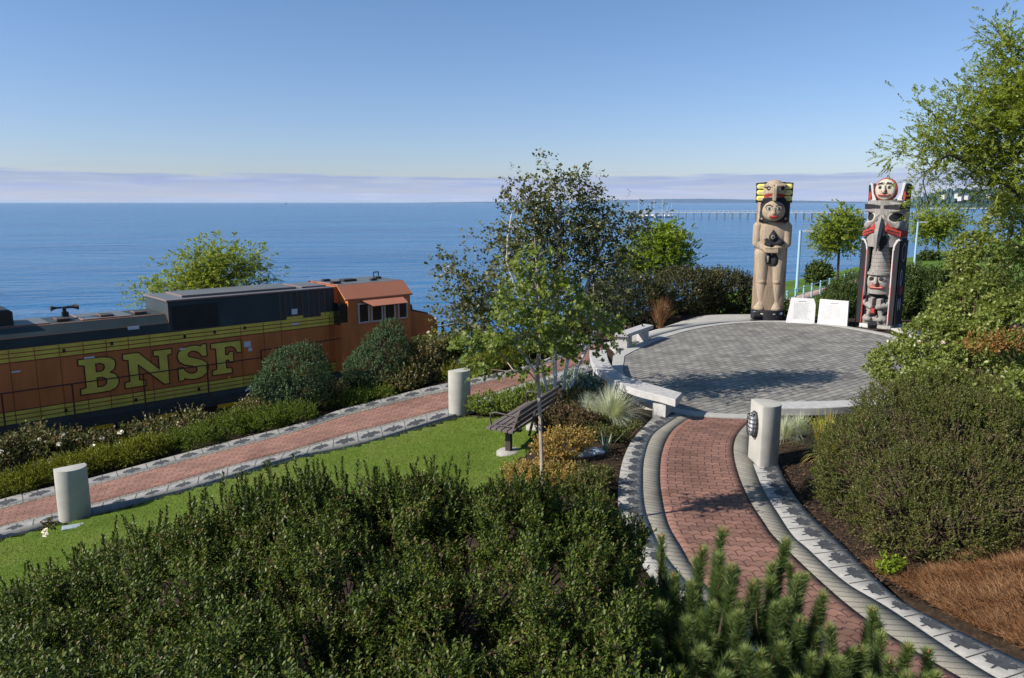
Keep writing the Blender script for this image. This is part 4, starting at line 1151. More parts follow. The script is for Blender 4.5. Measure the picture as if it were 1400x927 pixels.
mb = MB(); mb.add([(-.065, -.34, 4.55), (.065, -.34, 4.55), (.06, -.62, 4.46), (-.06, -.62, 4.46), (-.05, -.60, 4.05), (.05, -.60, 4.05), (.06, -.34, 4.06), (-.06, -.34, 4.06)], [(0,1,2,3), (3,2,5,4), (4,5,6,7), (0,3,4,7), (1,6,5,2), (0,7,6,1)])
mb.build("beak", W_tan, tp1, bevel=.025)
# dark hood behind the figure's face
relief("hood", [("cyl", BLK, .52, .12, 3.36, 4.02), ("ell", BLK, -.36, 3.48, .10, .14, -.2, .12), ("ell", BLK, .36, 3.48, .10, .14, -.2, .12)], [("ell", TAN, -.37, 3.46, .035, .04), ("ell", TAN, .39, 3.46, .035, .04), ("poly", TAN, [(-.6, 3.3), (-.46, 3.3), (-.42, 4.1), (-.6, 4.1)])], (-.54, .54), (3.32, 4.02), .40, TM, tp1)
# the standing figure: one carved body
fig = [("ell", TAN, 0, 3.72, .37, .345, -.28, .30), ("ell", TAN, 0, 3.62, .25, .24, -.38, .22), ("cap", TAN, (0, 3.55, .17, -.15), (0, 3.25, .20, -.12), .8),
       ("cap", TAN, (0, 3.80, .05, -.56), (0, 3.66, .07, -.58), .8), ("ell", RED, 0, 3.535, .15, .055, -.54, .07), 
       ("poly", TAN, [(-.56, 2.6), (-.60, 3.12), (-.50, 3.32), (-.2, 3.40), (.2, 3.40), (.52, 3.32), (.60, 3.12), (.57, 2.6), (.40, 2.2), (-.40, 2.2)], -.10, .12),
       ("ell", TAN, 0, 2.95, .50, .60, -.10, .20), ("ell", TAN, 0, 2.45, .50, .50, -.08, .17),
       ("cap", TAN, (-.46, 3.20, .17, -.06), (-.48, 2.66, .15, -.10)), ("cap", TAN, (.46, 3.20, .17, -.06), (.48, 2.66, .15, -.10)),
       ("cap", TAN, (-.48, 2.64, .15, -.10), (-.10, 2.44, .13, -.30)), ("cap", TAN, (.48, 2.64, .15, -.10), (.10, 2.44, .13, -.30)),
       ("ell", TAN, -.10, 2.44, .15, .11, -.36, .09), ("ell", TAN, .12, 2.44, .15, .11, -.36, .09),
       ("cap", TAN, (-.27, 2.30, .27, -.02), (-.25, 1.35, .20, -.04)), ("cap", TAN, (.26, 2.30, .27, -.02), (.25, 1.35, .20, -.04)),
       ("ell", TAN, -.24, 1.34, .13, .10, -.16, .10), ("ell", TAN, .24, 1.34, .13, .10, -.16, .10),
       ("cap", TAN, (-.25, 1.22, .20, -.02), (-.24, .62, .145, -.02)), ("cap", TAN, (.25, 1.22, .20, -.02), (.24, .62, .145, -.02)),
       ("cap", TAN, (-.24, .62, .14, -.04), (-.27, .42, .20, -.06)), ("cap", TAN, (.24, .62, .14, -.04), (.26, .42, .20, -.06))]
for s in (-1, 1):
    fig += [("ell", TAN, s * .155, 3.79, .11, .08, -.47, .07)]
    for k in range(4): fig += [("cap", TAN, (s * (.20 - 0 * k), 2.50 - .045 * k, .024, -.44), (s * .01, 2.50 - .047 * k, .022, -.46))]
fd = [("ell", BLK, -.15, 3.79, .10, .062), ("ell", BLK, .16, 3.79, .10, .062), ("ell", CRM, -.15, 3.79, .08, .045), ("ell", CRM, .16, 3.79, .08, .045), ("ell", BLK, -.15, 3.79, .045, .042), ("ell", BLK, .16, 3.79, .045, .042), ("poly", RED, [(-.15, 3.50), (.15, 3.50), (.12, 3.57), (0, 3.55), (-.12, 3.57)]), ("poly", BLK, [(-.30, 3.80), (-.26, 3.90), (-.14, 3.94), (-.03, 3.87), (-.05, 3.84), (-.14, 3.89), (-.24, 3.86)]), ("poly", BLK, [(.30, 3.80), (.26, 3.90), (.14, 3.94), (.03, 3.87), (.05, 3.84), (.14, 3.89), (.24, 3.86)]),
      ("poly", BLK, [(-.12, 3.53), (.12, 3.53), (.1, 3.54), (-.1, 3.54)])]
relief("standing_figure", fig, fd, (-.66, .66), (.34, 4.06), .02, TM, tp1)
# creature held at the chest, its tail hanging below the hands
cre = [("poly", BLK, [(.02, 3.12), (.13, 2.98), (.17, 2.86), (.36, 2.78), (.40, 2.66), (.26, 2.56), (.1, 2.58), (.08, 2.5), (0, 2.54), (-.06, 2.5), (-.08, 2.58), (-.20, 2.60), (-.22, 2.72), (-.26, 2.78), (-.16, 2.84), (-.1, 2.78), (-.10, 2.92)], -.36, .05),
       ("ell", BLK, .03, 2.86, .12, .14, -.34, .12), ("ell", BLK, .25, 2.68, .14, .1, -.32, .09), ("cap", BLK, (-.2, 2.64, .05, -.36), (-.05, 2.60, .05, -.40))]
relief("held_creature", cre, [("ring", GRY, .02, 2.86, .06, .065, .35)], (-.3, .45), (2.46, 3.14), -.1, TM, tp1)
relief("hanging_tail", [("ell", BLK, -.09, 2.14, .115, .21, -.2, .13), ("ell", BLK, .13, 2.10, .14, .24, -.2, .13), ("ell", BLK, .28, 1.98, .12, .18, -.12, .1)], [("poly", GRY, [(-.13, 2.22), (-.08, 2.22), (-.08, 2.0), (-.12, 2.02)])], (-.25, .42), (1.78, 2.36), -.05, TM, tp1)
relief("carved_base", [("cyl", BLK, .56, .1, .06, .38), ("cap", BLU, (-.44, .27, .05, -.26), (.0, .25, .045, -.42), .6), ("cap", BLU, (.44, .27, .05, -.26), (.05, .25, .045, -.42), .6), ("cap", BLK, (-.3, .15, .04, -.36), (.3, .15, .04, -.36), .6)], [("ell", CRM, -.2, .26, .05, .018), ("ell", CRM, .2, .26, .05, .018)], (-.56, .56), (-.04, .40), .42, TM, tp1)

# ---- grey, red and black pole: round face over a hook-beaked bird, a ringed hat and a crouching figure
tr_ = on_z(1199, 447, 0)
tp2 = thing("totem_pole", "grey totem pole with red and black painted hooked beak bird and faces", "totem pole", (tr_[0], tr_[1], 0.0), math.atan2(-tr_[0], tr_[1]) * 1.0 - math.radians(17))
tp2.scale = (0.88, 1.0, 1.0)
mb = MB()
mb.prism([(.62, .0), (.62, .45), (-.62, .45), (-.62, 0)], .16, 4.1, 0); mb.build("back_log", P_blk, tp2, bevel=.03)
def logc(R): return lambda X, Z: R - np.sqrt(np.maximum(R*R - X*X, 0.0001))
# top round face with red rim
relief("moon_face", [("ell", RED, -.04, 4.40, .385, .375, -.14, .06), ("ell", CRM, -.04, 4.40, .335, .325, -.19, .11), ("cap", CRM, (-.04, 4.50, .045, -.32), (-.04, 4.35, .075, -.36), .9), ("ell", RED, -.04, 4.235, .215, .045, -.29, .05), ("cap", CRM, (-.27, 4.56, .05, -.25), (-.10, 4.60, .045, -.29), .6), ("cap", CRM, (.19, 4.56, .05, -.25), (.02, 4.60, .045, -.29), .6)],
    [("poly", BLK, [(-.31, 4.53), (-.27, 4.60), (-.12, 4.63), (-.09, 4.59), (-.13, 4.565), (-.24, 4.55)]), ("poly", BLK, [(.23, 4.53), (.19, 4.60), (.04, 4.63), (.01, 4.59), (.05, 4.565), (.16, 4.55)]),
     ("ell", BLK, -.20, 4.46, .065, .05), ("ell", BLK, .12, 4.46, .065, .05), ("ell", RED, -.105, 4.345, .035, .03), ("ell", RED, .03, 4.345, .035, .03), ("poly", CRM, [(-.2, 4.233), (.12, 4.233), (.12, 4.243), (-.2, 4.243)])], (-.46, .38), (3.98, 4.80), -.06, TM, tp2)
mb = MB(); mb.lathe([(.0, -.08), (.30, -.08), (.30, .2), (.0, .2)], 20, 0, (-.04, 0, 4.36), 'y'); mb.build('crown_block', W_gray, tp2)
# ears / upright fins each side of it
for s in (-1, 1):
    relief("fin", [("poly", WHT, [(s*.36, 4.0), (s*.64, 3.98), (s*.66, 4.55), (s*.58, 4.62), (s*.50, 4.60), (s*.46, 4.30), (s*.36, 4.12)], -.10 if s < 0 else -.14, .03)],
           [("poly", BLK, [(s*.50, 4.10), (s*.67, 4.0), (s*.67, 4.56), (s*.59, 4.57)]), ("ell", RED, s * .59, 4.20, .045, .14)], (-.68, .68), (3.97, 4.66), .40, TM, tp2)
# hook-beaked bird's head wrapped round the log
bh = [("cyl", GRY, .66, .16, 2.62, 4.08), ("poly", GRY, [(-.60, 3.72), (-.62, 3.98), (-.1, 4.05), (.1, 4.05), (.62, 3.98), (.60, 3.72), (.06, 3.66), (-.06, 3.66)], -.46, .05),
      ("cap", GRY, (-.5, 3.3, .12, -.34), (-.12, 3.55, .09, -.50), .6), ("cap", GRY, (.5, 3.3, .12, -.34), (.12, 3.55, .09, -.50), .6),
      ("cap", RED, (-.62, 3.02, .10, -.28), (-.22, 3.16, .08, -.50), .5), ("cap", RED, (.62, 3.02, .10, -.28), (.22, 3.16, .08, -.50), .5)]
bd = [("poly", BLK, [(-.66, 3.79), (-.62, 3.97), (-.06, 3.91), (-.05, 3.80)]), ("poly", BLK, [(.66, 3.75), (.62, 3.95), (.06, 3.91), (.05, 3.80)]),
      ("ell", BLK, -.42, 3.55, .17, .125, -.25), ("ell", BLK, .44, 3.54, .19, .14, .2), ("ring", CRM, -.42, 3.55, .21, .16, .2), ("ring", CRM, .44, 3.54, .23, .175, .2),
      ("poly", BLK, [(-.25, 3.45), (-.12, 3.58), (-.05, 3.62), (-.12, 3.54)]), ("poly", BLK, [(.25, 3.5), (.12, 3.62), (.05, 3.66), (.12, 3.58)]),
      ("poly", RED, [(-.64, 2.92), (-.64, 3.12), (-.3, 3.27), (-.22, 3.38), (-.18, 3.30), (-.13, 3.05), (-.15, 2.90), (-.22, 3.05), (-.45, 3.05)]), ("poly", RED, [(.66, 2.95), (.64, 3.13), (.3, 3.27), (.20, 3.40), (.17, 3.30), (.15, 3.05), (.15, 2.9), (.22, 3.06), (.45, 3.06)]),
      ("poly", BLK, [(-.62, 3.035), (-.62, 3.06), (-.26, 3.16), (-.22, 3.12)]), ("poly", BLK, [(.62, 3.035), (.62, 3.06), (.26, 3.16), (.22, 3.12)])]
relief("bird_head", bh, bd, (-.65, .65), (2.62, 4.08), .40, TM, tp2)
mb = MB()
prof = [(-.40, 3.70, .05), (-.60, 3.52, .10), (-.76, 3.28, .13), (-.84, 3.02, .12), (-.83, 2.74, .075), (-.78, 2.46, .025)]
under = [(-.40, 3.30), (-.46, 3.18), (-.55, 3.02), (-.62, 2.86), (-.70, 2.62), (-.765, 2.45)]
V = []
for (y, z, w), (y2, z2) in zip(prof, under): V += [(-w * .45, y, z), (w * .45, y, z), (w, (y + y2)/2, (z + z2)/2), (w * .9, y2, z2), (-w * .9, y2, z2), (-w, (y + y2)/2, (z + z2)/2)]
F, mi = [], []
for i in range(5):
    for j in range(6):
        a, b = i*6 + j, i*6 + (j+1) % 6; F.append((a, b, b+6, a+6)); mi.append(1 if j in (2, 3) else 0)
for f, m_ in zip(F, mi): pass
mb.v = V; mb.f = F + [(0,1,2,3,4,5), (35,34,33,32,31,30)]; mb.m = mi + [0, 0]
mb.build("beak", [W_gray, P_blk], tp2, bevel=.012)
relief("throat", [("poly", BLK, [(-.06, 2.95), (.30, 3.0), (.26, 2.7), (.08, 2.5), (-.02, 2.5)], -.50, .05)], [], (-.1, .34), (2.48, 3.02), -.2, TM, tp2)
# ringed hat column
hat = []
for k in range(8):
    z = 2.86 - k * .125; hat.append(("cyl", GRY, .285 + .006 * k, -.14, z - .11, z))
    hat.append(("cyl", GRY, .27 + .006 * k, -.14, z - .13, z - .105))
hat += [("cyl", GRY, .36, -.14, 1.80, 1.90), ("cyl", GRY, .42, -.14, 1.73, 1.81)]
relief("ringed_hat", hat, [], (-.43, .43), (1.72, 2.9), .1, TM, tp2)
# wing panels down both sides
for s in (-1, 1):
    wp = [("poly", WHT, [(s*.44, .14), (s*.64, .14), (s*.66, 2.84), (s*.62, 2.90), (s*.52, 2.84), (s*.44, 2.68), (s*.42, 2.5)], -.36, .02)]
    o = relief("wing", wp, [("poly", RED, [(s*.455, .14), (s*.49, .14), (s*.475, 2.5), (s*.455, 2.5)]), ("poly", BLK, [(s*.49, .14), (s*.68, .14), (s*.68, 2.80), (s*.60, 2.82), (s*.50, 2.66), (s*.475, 2.5)])], (-.67, .67), (.12, 2.92), .30, TM, tp2)
    # painted formline panel on the outer flank of the wing
    mb = MB(); x = s * .672
    def flank(poly, m, dx): 
        a, b = sorted((x, x + s * dx)); mb.prism(poly if s > 0 else poly, a, b, m, axis="x")
    flank([(-.30, .14), (.42, .14), (.42, 2.78), (.2, 2.9), (-.12, 2.9), (-.30, 2.70)], 0, .012)
    for (cy, cz, ry, rz, m) in ((.06, 2.45, .20, .30, 1), (.06, 2.45, .15, .24, 0), (.06, 2.45, .08, .13, 1), (-.02, 1.65, .10, .26, 2), (-.02, 1.65, .06, .20, 0), (.06, 1.25, .16, .16, 3), (-.1, .8, .035, .2, 2), (.1, .8, .035, .2, 2)):
        k_ = {1: .014, 0: .016, 2: .015, 3: .017}[m]
        flank([(cy + ry * math.cos(a), cz + rz * math.sin(a)) for a in np.linspace(0, 2*math.pi, 17)[:-1]], m, k_ + (.002 if rz < .2 else 0))
    mb.build("wing_flank", [P_blk, W_gray, P_wht, P_red], tp2)
# crouching figure below the hat
cf = [("cyl", GRY, .42, -.02, 1.12, 1.84), ("ell", GRY, 0, 1.50, .40, .40, -.20, .28), ("ell", GRY, -.17, 1.60, .13, .085, -.42, .06), ("ell", GRY, .17, 1.60, .13, .085, -.42, .06), ("cap", GRY, (0, 1.64, .05, -.48), (0, 1.47, .07, -.55), .9),
      ("ell", RED, 0, 1.33, .27, .055, -.44, .06), ("poly", GRY, [(-.44, .14), (-.44, 1.05), (-.36, 1.18), (.36, 1.18), (.44, 1.05), (.44, .14)], -.22, .06),
      ("poly", GRY, [(-.42, .12), (.42, .12), (.40, .36), (-.40, .36)], -.36, .06),
      ("cap", GRY, (-.40, .82, .10, -.28), (-.12, .70, .085, -.44)), ("cap", GRY, (.40, .78, .10, -.28), (.12, .70, .085, -.44)),
      ("poly", GRY, [(-.24, .68), (-.22, .98), (-.06, .98), (-.07, .66)], -.46, .03), ("poly", GRY, [(.24, .66), (.22, .96), (.05, .96), (.05, .64)], -.46, .03),
      ("cap", GRY, (-.30, .30, .13, -.30), (-.17, .55, .08, -.36)), ("cap", GRY, (.30, .30, .13, -.30), (.17, .55, .08, -.36)), ("ell", GRY, -.2, .30, .12, .08, -.42, .07), ("ell", GRY, .2, .30, .12, .08, -.42, .07)]
cd = [("ring", CRM, -.17, 1.60, .14, .095, .22), ("ring", CRM, .17, 1.60, .14, .095, .22), ("ell", BLK, -.17, 1.60, .085, .062), ("ell", BLK, .17, 1.60, .085, .062), ("poly", BLK, [(-.36, 1.68), (-.2, 1.77), (-.02, 1.72), (.02, 1.72), (.2, 1.77), (.36, 1.68), (.34, 1.76), (.2, 1.83), (-.2, 1.83), (-.34, 1.76)]),
      ("ell", RED, -.09, 1.43, .05, .045), ("ell", RED, .09, 1.43, .05, .045), ("poly", CRM, [(-.2, 1.323), (.2, 1.323), (.2, 1.337), (-.2, 1.337)]),
      ("poly", BLK, [(-.36, .80), (-.38, 1.02), (-.24, 1.10), (0, 1.06), (.24, 1.10), (.38, 1.02), (.36, .80), (.23, .86), (.23, .965), (.04, .965), (.04, .8), (-.05, .8), (-.06, .985), (-.23, .985), (-.24, .86)], .03),
      ("poly", BLK, [(-.05, .40), (.05, .40), (.03, .62), (-.03, .62)], .03), ("poly", BLK, [(-.38, .58), (-.26, .48), (-.30, .42), (-.4, .44)]), ("poly", BLK, [(.38, .58), (.26, .48), (.30, .42), (.4, .44)])]
relief("crouching_figure", cf, cd, (-.44, .44), (.12, 1.86), .2, TM, tp2)
mb = MB(); mb.box((-.08, -.56, .50), (.06, -.40, .66)); mb.build("tongue", P_red, tp2, bevel=.03)
mb = MB(); mb.box((-.50, -.38, -.04), (.05, .42, .13)); mb.build("plinth", M_tab, tp2, bevel=.01)
mb = MB(); mb.box((.06, -.33, -.04), (.58, .42, .15)); mb.build("footing", M_foot, tp2, bevel=.02)

# small floodlights at the feet of the poles
def spot(px, py, rot, label):
    p = on_z(px, py, 0.05); t = thing("floodlight", label, "floodlight", (p[0], p[1], .04), rot, "floodlights at the totem poles")
    mb = MB(); mb.box((-.14, -.10, 0), (.14, .10, .03)); mb.box((-.02, -.02, .03), (.02, .02, .12)); mb.build("bracket", M_iron, t)
    mb = MB(); mb.box((-.13, -.10, -.08), (.13, .10, .08), 0, Matrix.Translation((0, 0, .17)) @ Matrix.Rotation(.6, 4, "X")); h = mb.build("head", M_cage, t, bevel=.02)
    mb = MB(); mb.box((-.11, .101, -.065), (.11, .108, .065), 0, Matrix.Translation((0, 0, .17)) @ Matrix.Rotation(.6, 4, "X")); mb.build("lens", M_lens, h)
spot(1033, 437.5, .2, "small black floodlight at the foot of the pale figure pole")
spot(1192, 450.5, -.3, "small black floodlight at the foot of the red and black pole")
# ------------------------------------------------------------------ promenade lamps, railing, fence by the track
M_bluep = mat("pale_blue_paint", (.29, .44, .56), 0.45, 0.06)
M_lamph = mat("lamp_head_grey", (.30, .30, .31), 0.5, 0.05)
def lamp(px, py, py_top, head, label):
    p = G(px, py); Y = p[1]; h = at(px, py_top, Y)[2] - p[2]
    t = thing("street_lamp", label, "street lamp", p, head, "blue lamp posts on the promenade")
    mb = MB(); mb.lathe([(.16, -.1), (.16, .25), (.13, .3)], 12, 0); mb.tube([(0, 0, .25), (0, 0, h * .5), (0, 0, h)], [.13, .12, .105], 12); mb.build("post", M_bluep, t, smooth=True)
    mb = MB(); mb.tube([(0, 0, h - .12), (.35, 0, h - .05), (.4, 0, h - .05)], .05, 8); mb.build("arm", M_bluep, t)
    mb = MB(); mb.box((.32, -.16, h - .16), (1.0, .16, h + .02)); mb.build("lamp_head", M_lamph, t, bevel=.04)
lamp(1089, 399, 315, -.25, "pale blue lamp post beside the pale figure pole")
lamp(1250, 362, 303, -.25, "pale blue lamp post right of the red and black pole")
mid = smooth_line(pr_b, 40)
rl = thing("railing", "low pale blue post railing along the promenade path", "railing", (mid[0][0], mid[0][1], t1(*mid[0])))
pts = resample(mid, step=2.3)
base = np.array([mid[0][0], mid[0][1], t1(*mid[0])])
tops = []
for q in pts:
    z = t1(*q); o = np.array([q[0], q[1], z]) - base; tops.append(o + np.array([0, 0, 1.0]))
    mb = MB(); mb.tube([o, o + np.array([0, 0, 1.12])], .065, 8); mb.build("post", M_bluep, rl)
mb = MB(); mb.tube(tops, .03, 6); mb.tube([t - np.array([0, 0, .45]) for t in tops], .025, 6); mb.build("rail", M_bluep, rl)
fp = at(597, 478, 29.0)
fn = thing("fence", "short black metal fence just ahead of the locomotive nose", "fence", (fp[0], fp[1], t1(fp[0], fp[1])), TRK_ROT)
ztop = at(597, 441, 29.0)[2] - t1(fp[0], fp[1])
for u in (0, .3, 1.5):
    mb = MB(); mb.tube([(u, 0, -.1), (u, 0, ztop)], .05, 8); mb.build("post", M_cage, fn)
mb = MB()
for z in (.4, .7, .95): mb.tube([(0, 0, ztop * z), (1.5, 0, ztop * z)], .022, 6)
mb.build("rail", M_cage, fn)
p = G(100, 722)
mk = MB(); mk.box((-.16, -.09, -.05), (.16, .09, .035)); o = mk.build("marker_stone", mat("marker_stone_blue", (.30, .36, .40), .7, .1), None, bevel=.01)
o.location = (p[0], p[1], p[2]); o.rotation_euler = (0, 0, .5); tag(o, "small flat bluish marker stone set in the lawn beside the bollard", "marker stone")
p = G(802, 621)
mk = MB(); mk.lathe([(0, -.1), (.30, -.1), (.28, .05), (.2, .09), (0, .10)], 9); o = mk.build("flat_rock", mat("rock_blue_white", (.42, .46, .52), .8, .3, 6), None, bevel=.02)
o.location = tuple(p); o.scale = (1.2, .55, 1); o.rotation_euler = (0, 0, .1); tag(o, "flat bluish rock lying in the bed left of the spiky agave", "rock")
# ------------------------------------------------------------------ vegetation tools
def unit(v): return v / np.maximum(np.linalg.norm(v, axis=-1, keepdims=True), 1e-9)
def lump(P, scale, seed, octs=3):
    r = np.random.default_rng(seed); v = np.zeros(len(P)); amp = 1.0; tot = 0
    for o in range(octs):
        for k in range(4):
            d = r.normal(size=3); d /= np.linalg.norm(d); v += amp * np.sin(P @ d * (2*np.pi/scale) * (1 + .3*r.random()) + r.uniform(0, 6.3)); tot += amp
        scale *= .5; amp *= .6
    return v / tot * 1.8
def leaf_geo(P, D, N, L, W, shape="oval", fold=0.25):
    D = unit(D); S = unit(np.cross(D, N)); N = unit(np.cross(S, D)); L = L[:, None]; W = W[:, None]
    if shape == "oval":
        pts = [P, P + D*L*.30 + S*W*.46 + N*W*fold, P + D*L*.70 + S*W*.42 + N*W*fold, P + D*L, P + D*L*.70 - S*W*.42 + N*W*fold, P + D*L*.30 - S*W*.46 + N*W*fold]
    elif shape == "rhomb":
        pts = [P, P + D*L*.45 + S*W*.5 + N*W*fold, P + D*L, P + D*L*.45 - S*W*.5 + N*W*fold]
    elif shape == "maple":
        pts = [P, P + D*L*.15 + S*W*.48, P + D*L*.45 + S*W*.22, P + D*L*.62 + S*W*.5, P + D*L, P + D*L*.62 - S*W*.5, P + D*L*.45 - S*W*.22, P + D*L*.15 - S*W*.48]
    elif shape == "blade":
        pts = [P - S*W*.5, P + S*W*.5, P + D*L]
    k = len(pts); V = np.stack(pts, 1).reshape(-1, 3); F = np.arange(len(V)).reshape(-1, k)
    return V, F
def shoots(P, D, length, k, leafL, leafW, splay=50, t0=.15, jit=.25, rng=RNG, distich=False, droop=0.0, up=None):
    """k leaves along each shoot; returns leaf P, D, N, L, W"""
    n = len(P); D = unit(D)
    A = unit(np.cross(D, rng.normal(size=(n, 3)))); Bv = np.cross(D, A)
    if distich:      # leaflets in one plane, roughly level
        A = unit(np.cross(D, np.array([0, 0, 1.0]) + rng.normal(0, .35, (n, 3)))); Bv = np.cross(D, A)
    length = np.broadcast_to(np.asarray(length, float), (n,)) * rng.uniform(.7, 1.3, n)
    j = np.arange(k); t = t0 + (1 - t0) * (j + .5) / k
    if distich: az = np.where(j % 2 == 0, 0, np.pi)[None, :] + rng.normal(0, .25, (n, k))
    else: az = (j * 2.39996)[None, :] + rng.uniform(0, 6.3, (n, 1)) + rng.normal(0, .2, (n, k))
    R = A[:, None] * np.cos(az)[..., None] + Bv[:, None] * np.sin(az)[..., None]
    sa = np.radians(splay) * (1.15 - .5 * t)[None, :] + rng.normal(0, jit * .6, (n, k)); sa = sa[..., None]
    LD = D[:, None] * np.cos(sa) + R * np.sin(sa)
    N = D[:, None] * np.sin(sa) - R * np.cos(sa)
    if distich: N = np.broadcast_to(np.cross(A, D)[:, None], N.shape) * -1.0 + rng.normal(0, .2, N.shape); N[..., 2] = np.abs(N[..., 2])
    LD = LD + rng.normal(0, jit * .3, LD.shape)
    base = P[:, None] + D[:, None] * (t[None, :] * length[:, None])[..., None]
    if droop:
        base = base.copy(); base[..., 2] -= droop * (t[None, :] ** 2) * length[:, None]; LD[..., 2] -= droop * .7
    m = n * k
    sc = rng.uniform(.7, 1.25, m)
    return base.reshape(m, 3), LD.reshape(m, 3), N.reshape(m, 3), leafL * sc, leafW * sc * rng.uniform(.85, 1.15, m)
def B(px, py, Y, rx, ry, rd=None):
    c = at(px, py, Y); m = mpp(Y) * 1.0
    return np.array([*c, rx * m, (rd if rd is not None else (rx + ry) / 2 * m), ry * m])
def shell(blobs, n, rng, depth=.22, gap=0.0, gscale=.6, seed=1, inner=.8, under=True):
    """points near the surface of a union of ellipsoids, with outward normals"""
    Bs = np.array(blobs); w = Bs[:, 3] * Bs[:, 5] + Bs[:, 4] * Bs[:, 3]; w = w / w.sum(); outP, outN = [], []; got = 0
    for _ in range(40):
        k = rng.choice(len(Bs), n * 2, p=w); d = unit(rng.normal(size=(n*2, 3)))
        r = 1 - np.abs(rng.normal(0, depth, n*2)); r = np.clip(r, .1, 1.0)
        c = Bs[k, :3]; R = Bs[k, 3:]
        P = c + d * R * r[:, None]; ok = np.ones(len(P), bool)
        for b in Bs: ok &= (((P - b[:3]) / b[3:]) ** 2).sum(1) > inner * inner * np.where(rng.random(len(P)) < .12, .3, 1)
        if gap: ok &= lump(P, gscale, seed) > gap - 1
        if under: ok &= P[:, 2] > T(P[:, 0], P[:, 1]) + .02
        outP.append(P[ok]); outN.append(unit(d / R)[ok]); got += ok.sum()
        if got >= n: break
    return np.vstack(outP)[:n], np.vstack(outN)[:n]
def stem_mesh(name, parent, m, lines, org, n=5):
    mb = MB()
    for pts, r in lines: mb.tube([np.asarray(p) - org for p in pts], r, n)
    return mb.build(name, m, parent, smooth=True)
M_bark = mat("brown_bark", (.075, .052, .038), 0.9, 0.35, 8.0, 0.5, 40)
M_twig = mat("twig_brown", (.10, .065, .045), 0.9, 0.3, 10.0)
def shrub(name, label, cat, blobs, m, n, slen, k, lL, lW, splay=50, core=0, thin=None, shape="oval", group=None, up=.6, out=.7, rnd=.35, gap=0.0, gscale=.6, depth=.22, seed=1, stems=14, droop=0.0, distich=False, jit=.25, part="foliage", base=None, tintmode=.5, fold=.25):
    rng = np.random.default_rng(seed * 77 + 5)
    Bs = np.array(blobs); c = Bs[:, :3].mean(0) if base is None else np.asarray(base)
    org = np.array([c[0], c[1], t1(c[0], c[1])])
    t = thing(name, label, cat, org, 0, group)
    P, Nn = shell(blobs, n, rng, depth, gap, gscale, seed)
    if thin is not None:
        ok = thin(P); P, Nn = P[ok], Nn[ok]
    if core:        # leaves deeper inside, so that gaps open on shaded foliage
        Bc = Bs.copy(); Bc[:, 3:] *= .72; Bc[:, 2] -= Bs[:, 5] * .12
        Pc, Nc = shell(Bc, core, rng, .3, 0, 1, seed + 1, inner=.5); P, Nn = np.vstack([P, Pc]), np.vstack([Nn, Nc])
    D = Nn * out + np.array([0, 0, up]) + rng.normal(0, rnd, P.shape)
    P = P - unit(D) * slen * .55
    a = shoots(P, D, slen, k, lL, lW, splay, rng=rng, droop=droop, distich=distich, jit=jit)
    ok = a[0][:, 2] > T(a[0][:, 0], a[0][:, 1]) + .005
    a = [x[ok] for x in a]
    V, F = leaf_geo(*a[:3], a[3], a[4], shape, fold)
    lp = lump(a[0], .5, seed + 9) * .22
    tint = np.clip(rng.beta(2, 2, len(F)) + lp, 0, 1)
    nmesh(part, V - org, F, m, t, tint=tint)
    if stems:
        lines = []
        pick = rng.integers(0, len(P), stems * 4)
        for q in P[pick]:
            b = org + np.array([*(rng.normal(0, .10, 2)), -.04]); b[:2] = b[:2] * .7 + q[:2] * .3; b[2] = t1(b[0], b[1]) - .03
            mid = (b + q) / 2 + np.array([*(rng.normal(0, .05, 2)), .08]); lines.append(([b, mid, q], [.012, .008, .004]))
        stem_mesh("stems", t, M_twig, lines, org, 4)
    return t
def skeleton(trunk, clumps, rng, wig=.06, step=.35, lowest=.25):
    """join leaf-clump centres to a trunk polyline, each through the nearest point already grown"""
    nodes = [np.asarray(p, float) for p in resample(np.asarray(trunk, float), n=max(6, int(np.linalg.norm(np.asarray(trunk[-1]) - np.asarray(trunk[0])) / step)))]
    par = [-1] + list(range(len(nodes) - 1)); nt = len(nodes); first = max(1, int(nt * lowest))
    ax = np.array(nodes)
    dist = np.array([np.min(np.linalg.norm(ax - c, axis=1)) for c in clumps]); order = np.argsort(dist); tips = []
    for ci in order:
        c = clumps[ci]; A = np.array(nodes)
        d = np.linalg.norm(A - c, axis=1) + np.maximum(0, A[:, 2] - c[2] + .1) * 1.2
        d[:first] += 50
        j = int(np.argmin(d)); p = nodes[j]; L = np.linalg.norm(c - p); m = max(1, int(L / step)); prev = j
        for q in range(1, m + 1):
            f = q / m; x = p + (c - p) * f + rng.normal(0, wig * (1 if q < m else 0), 3) * min(1, L) + np.array([0, 0, .10 * L * math.sin(math.pi * f) * .6])
            nodes.append(x); par.append(prev); prev = len(nodes) - 1
        tips.append(prev)
    return np.array(nodes), np.array(par), nt, tips
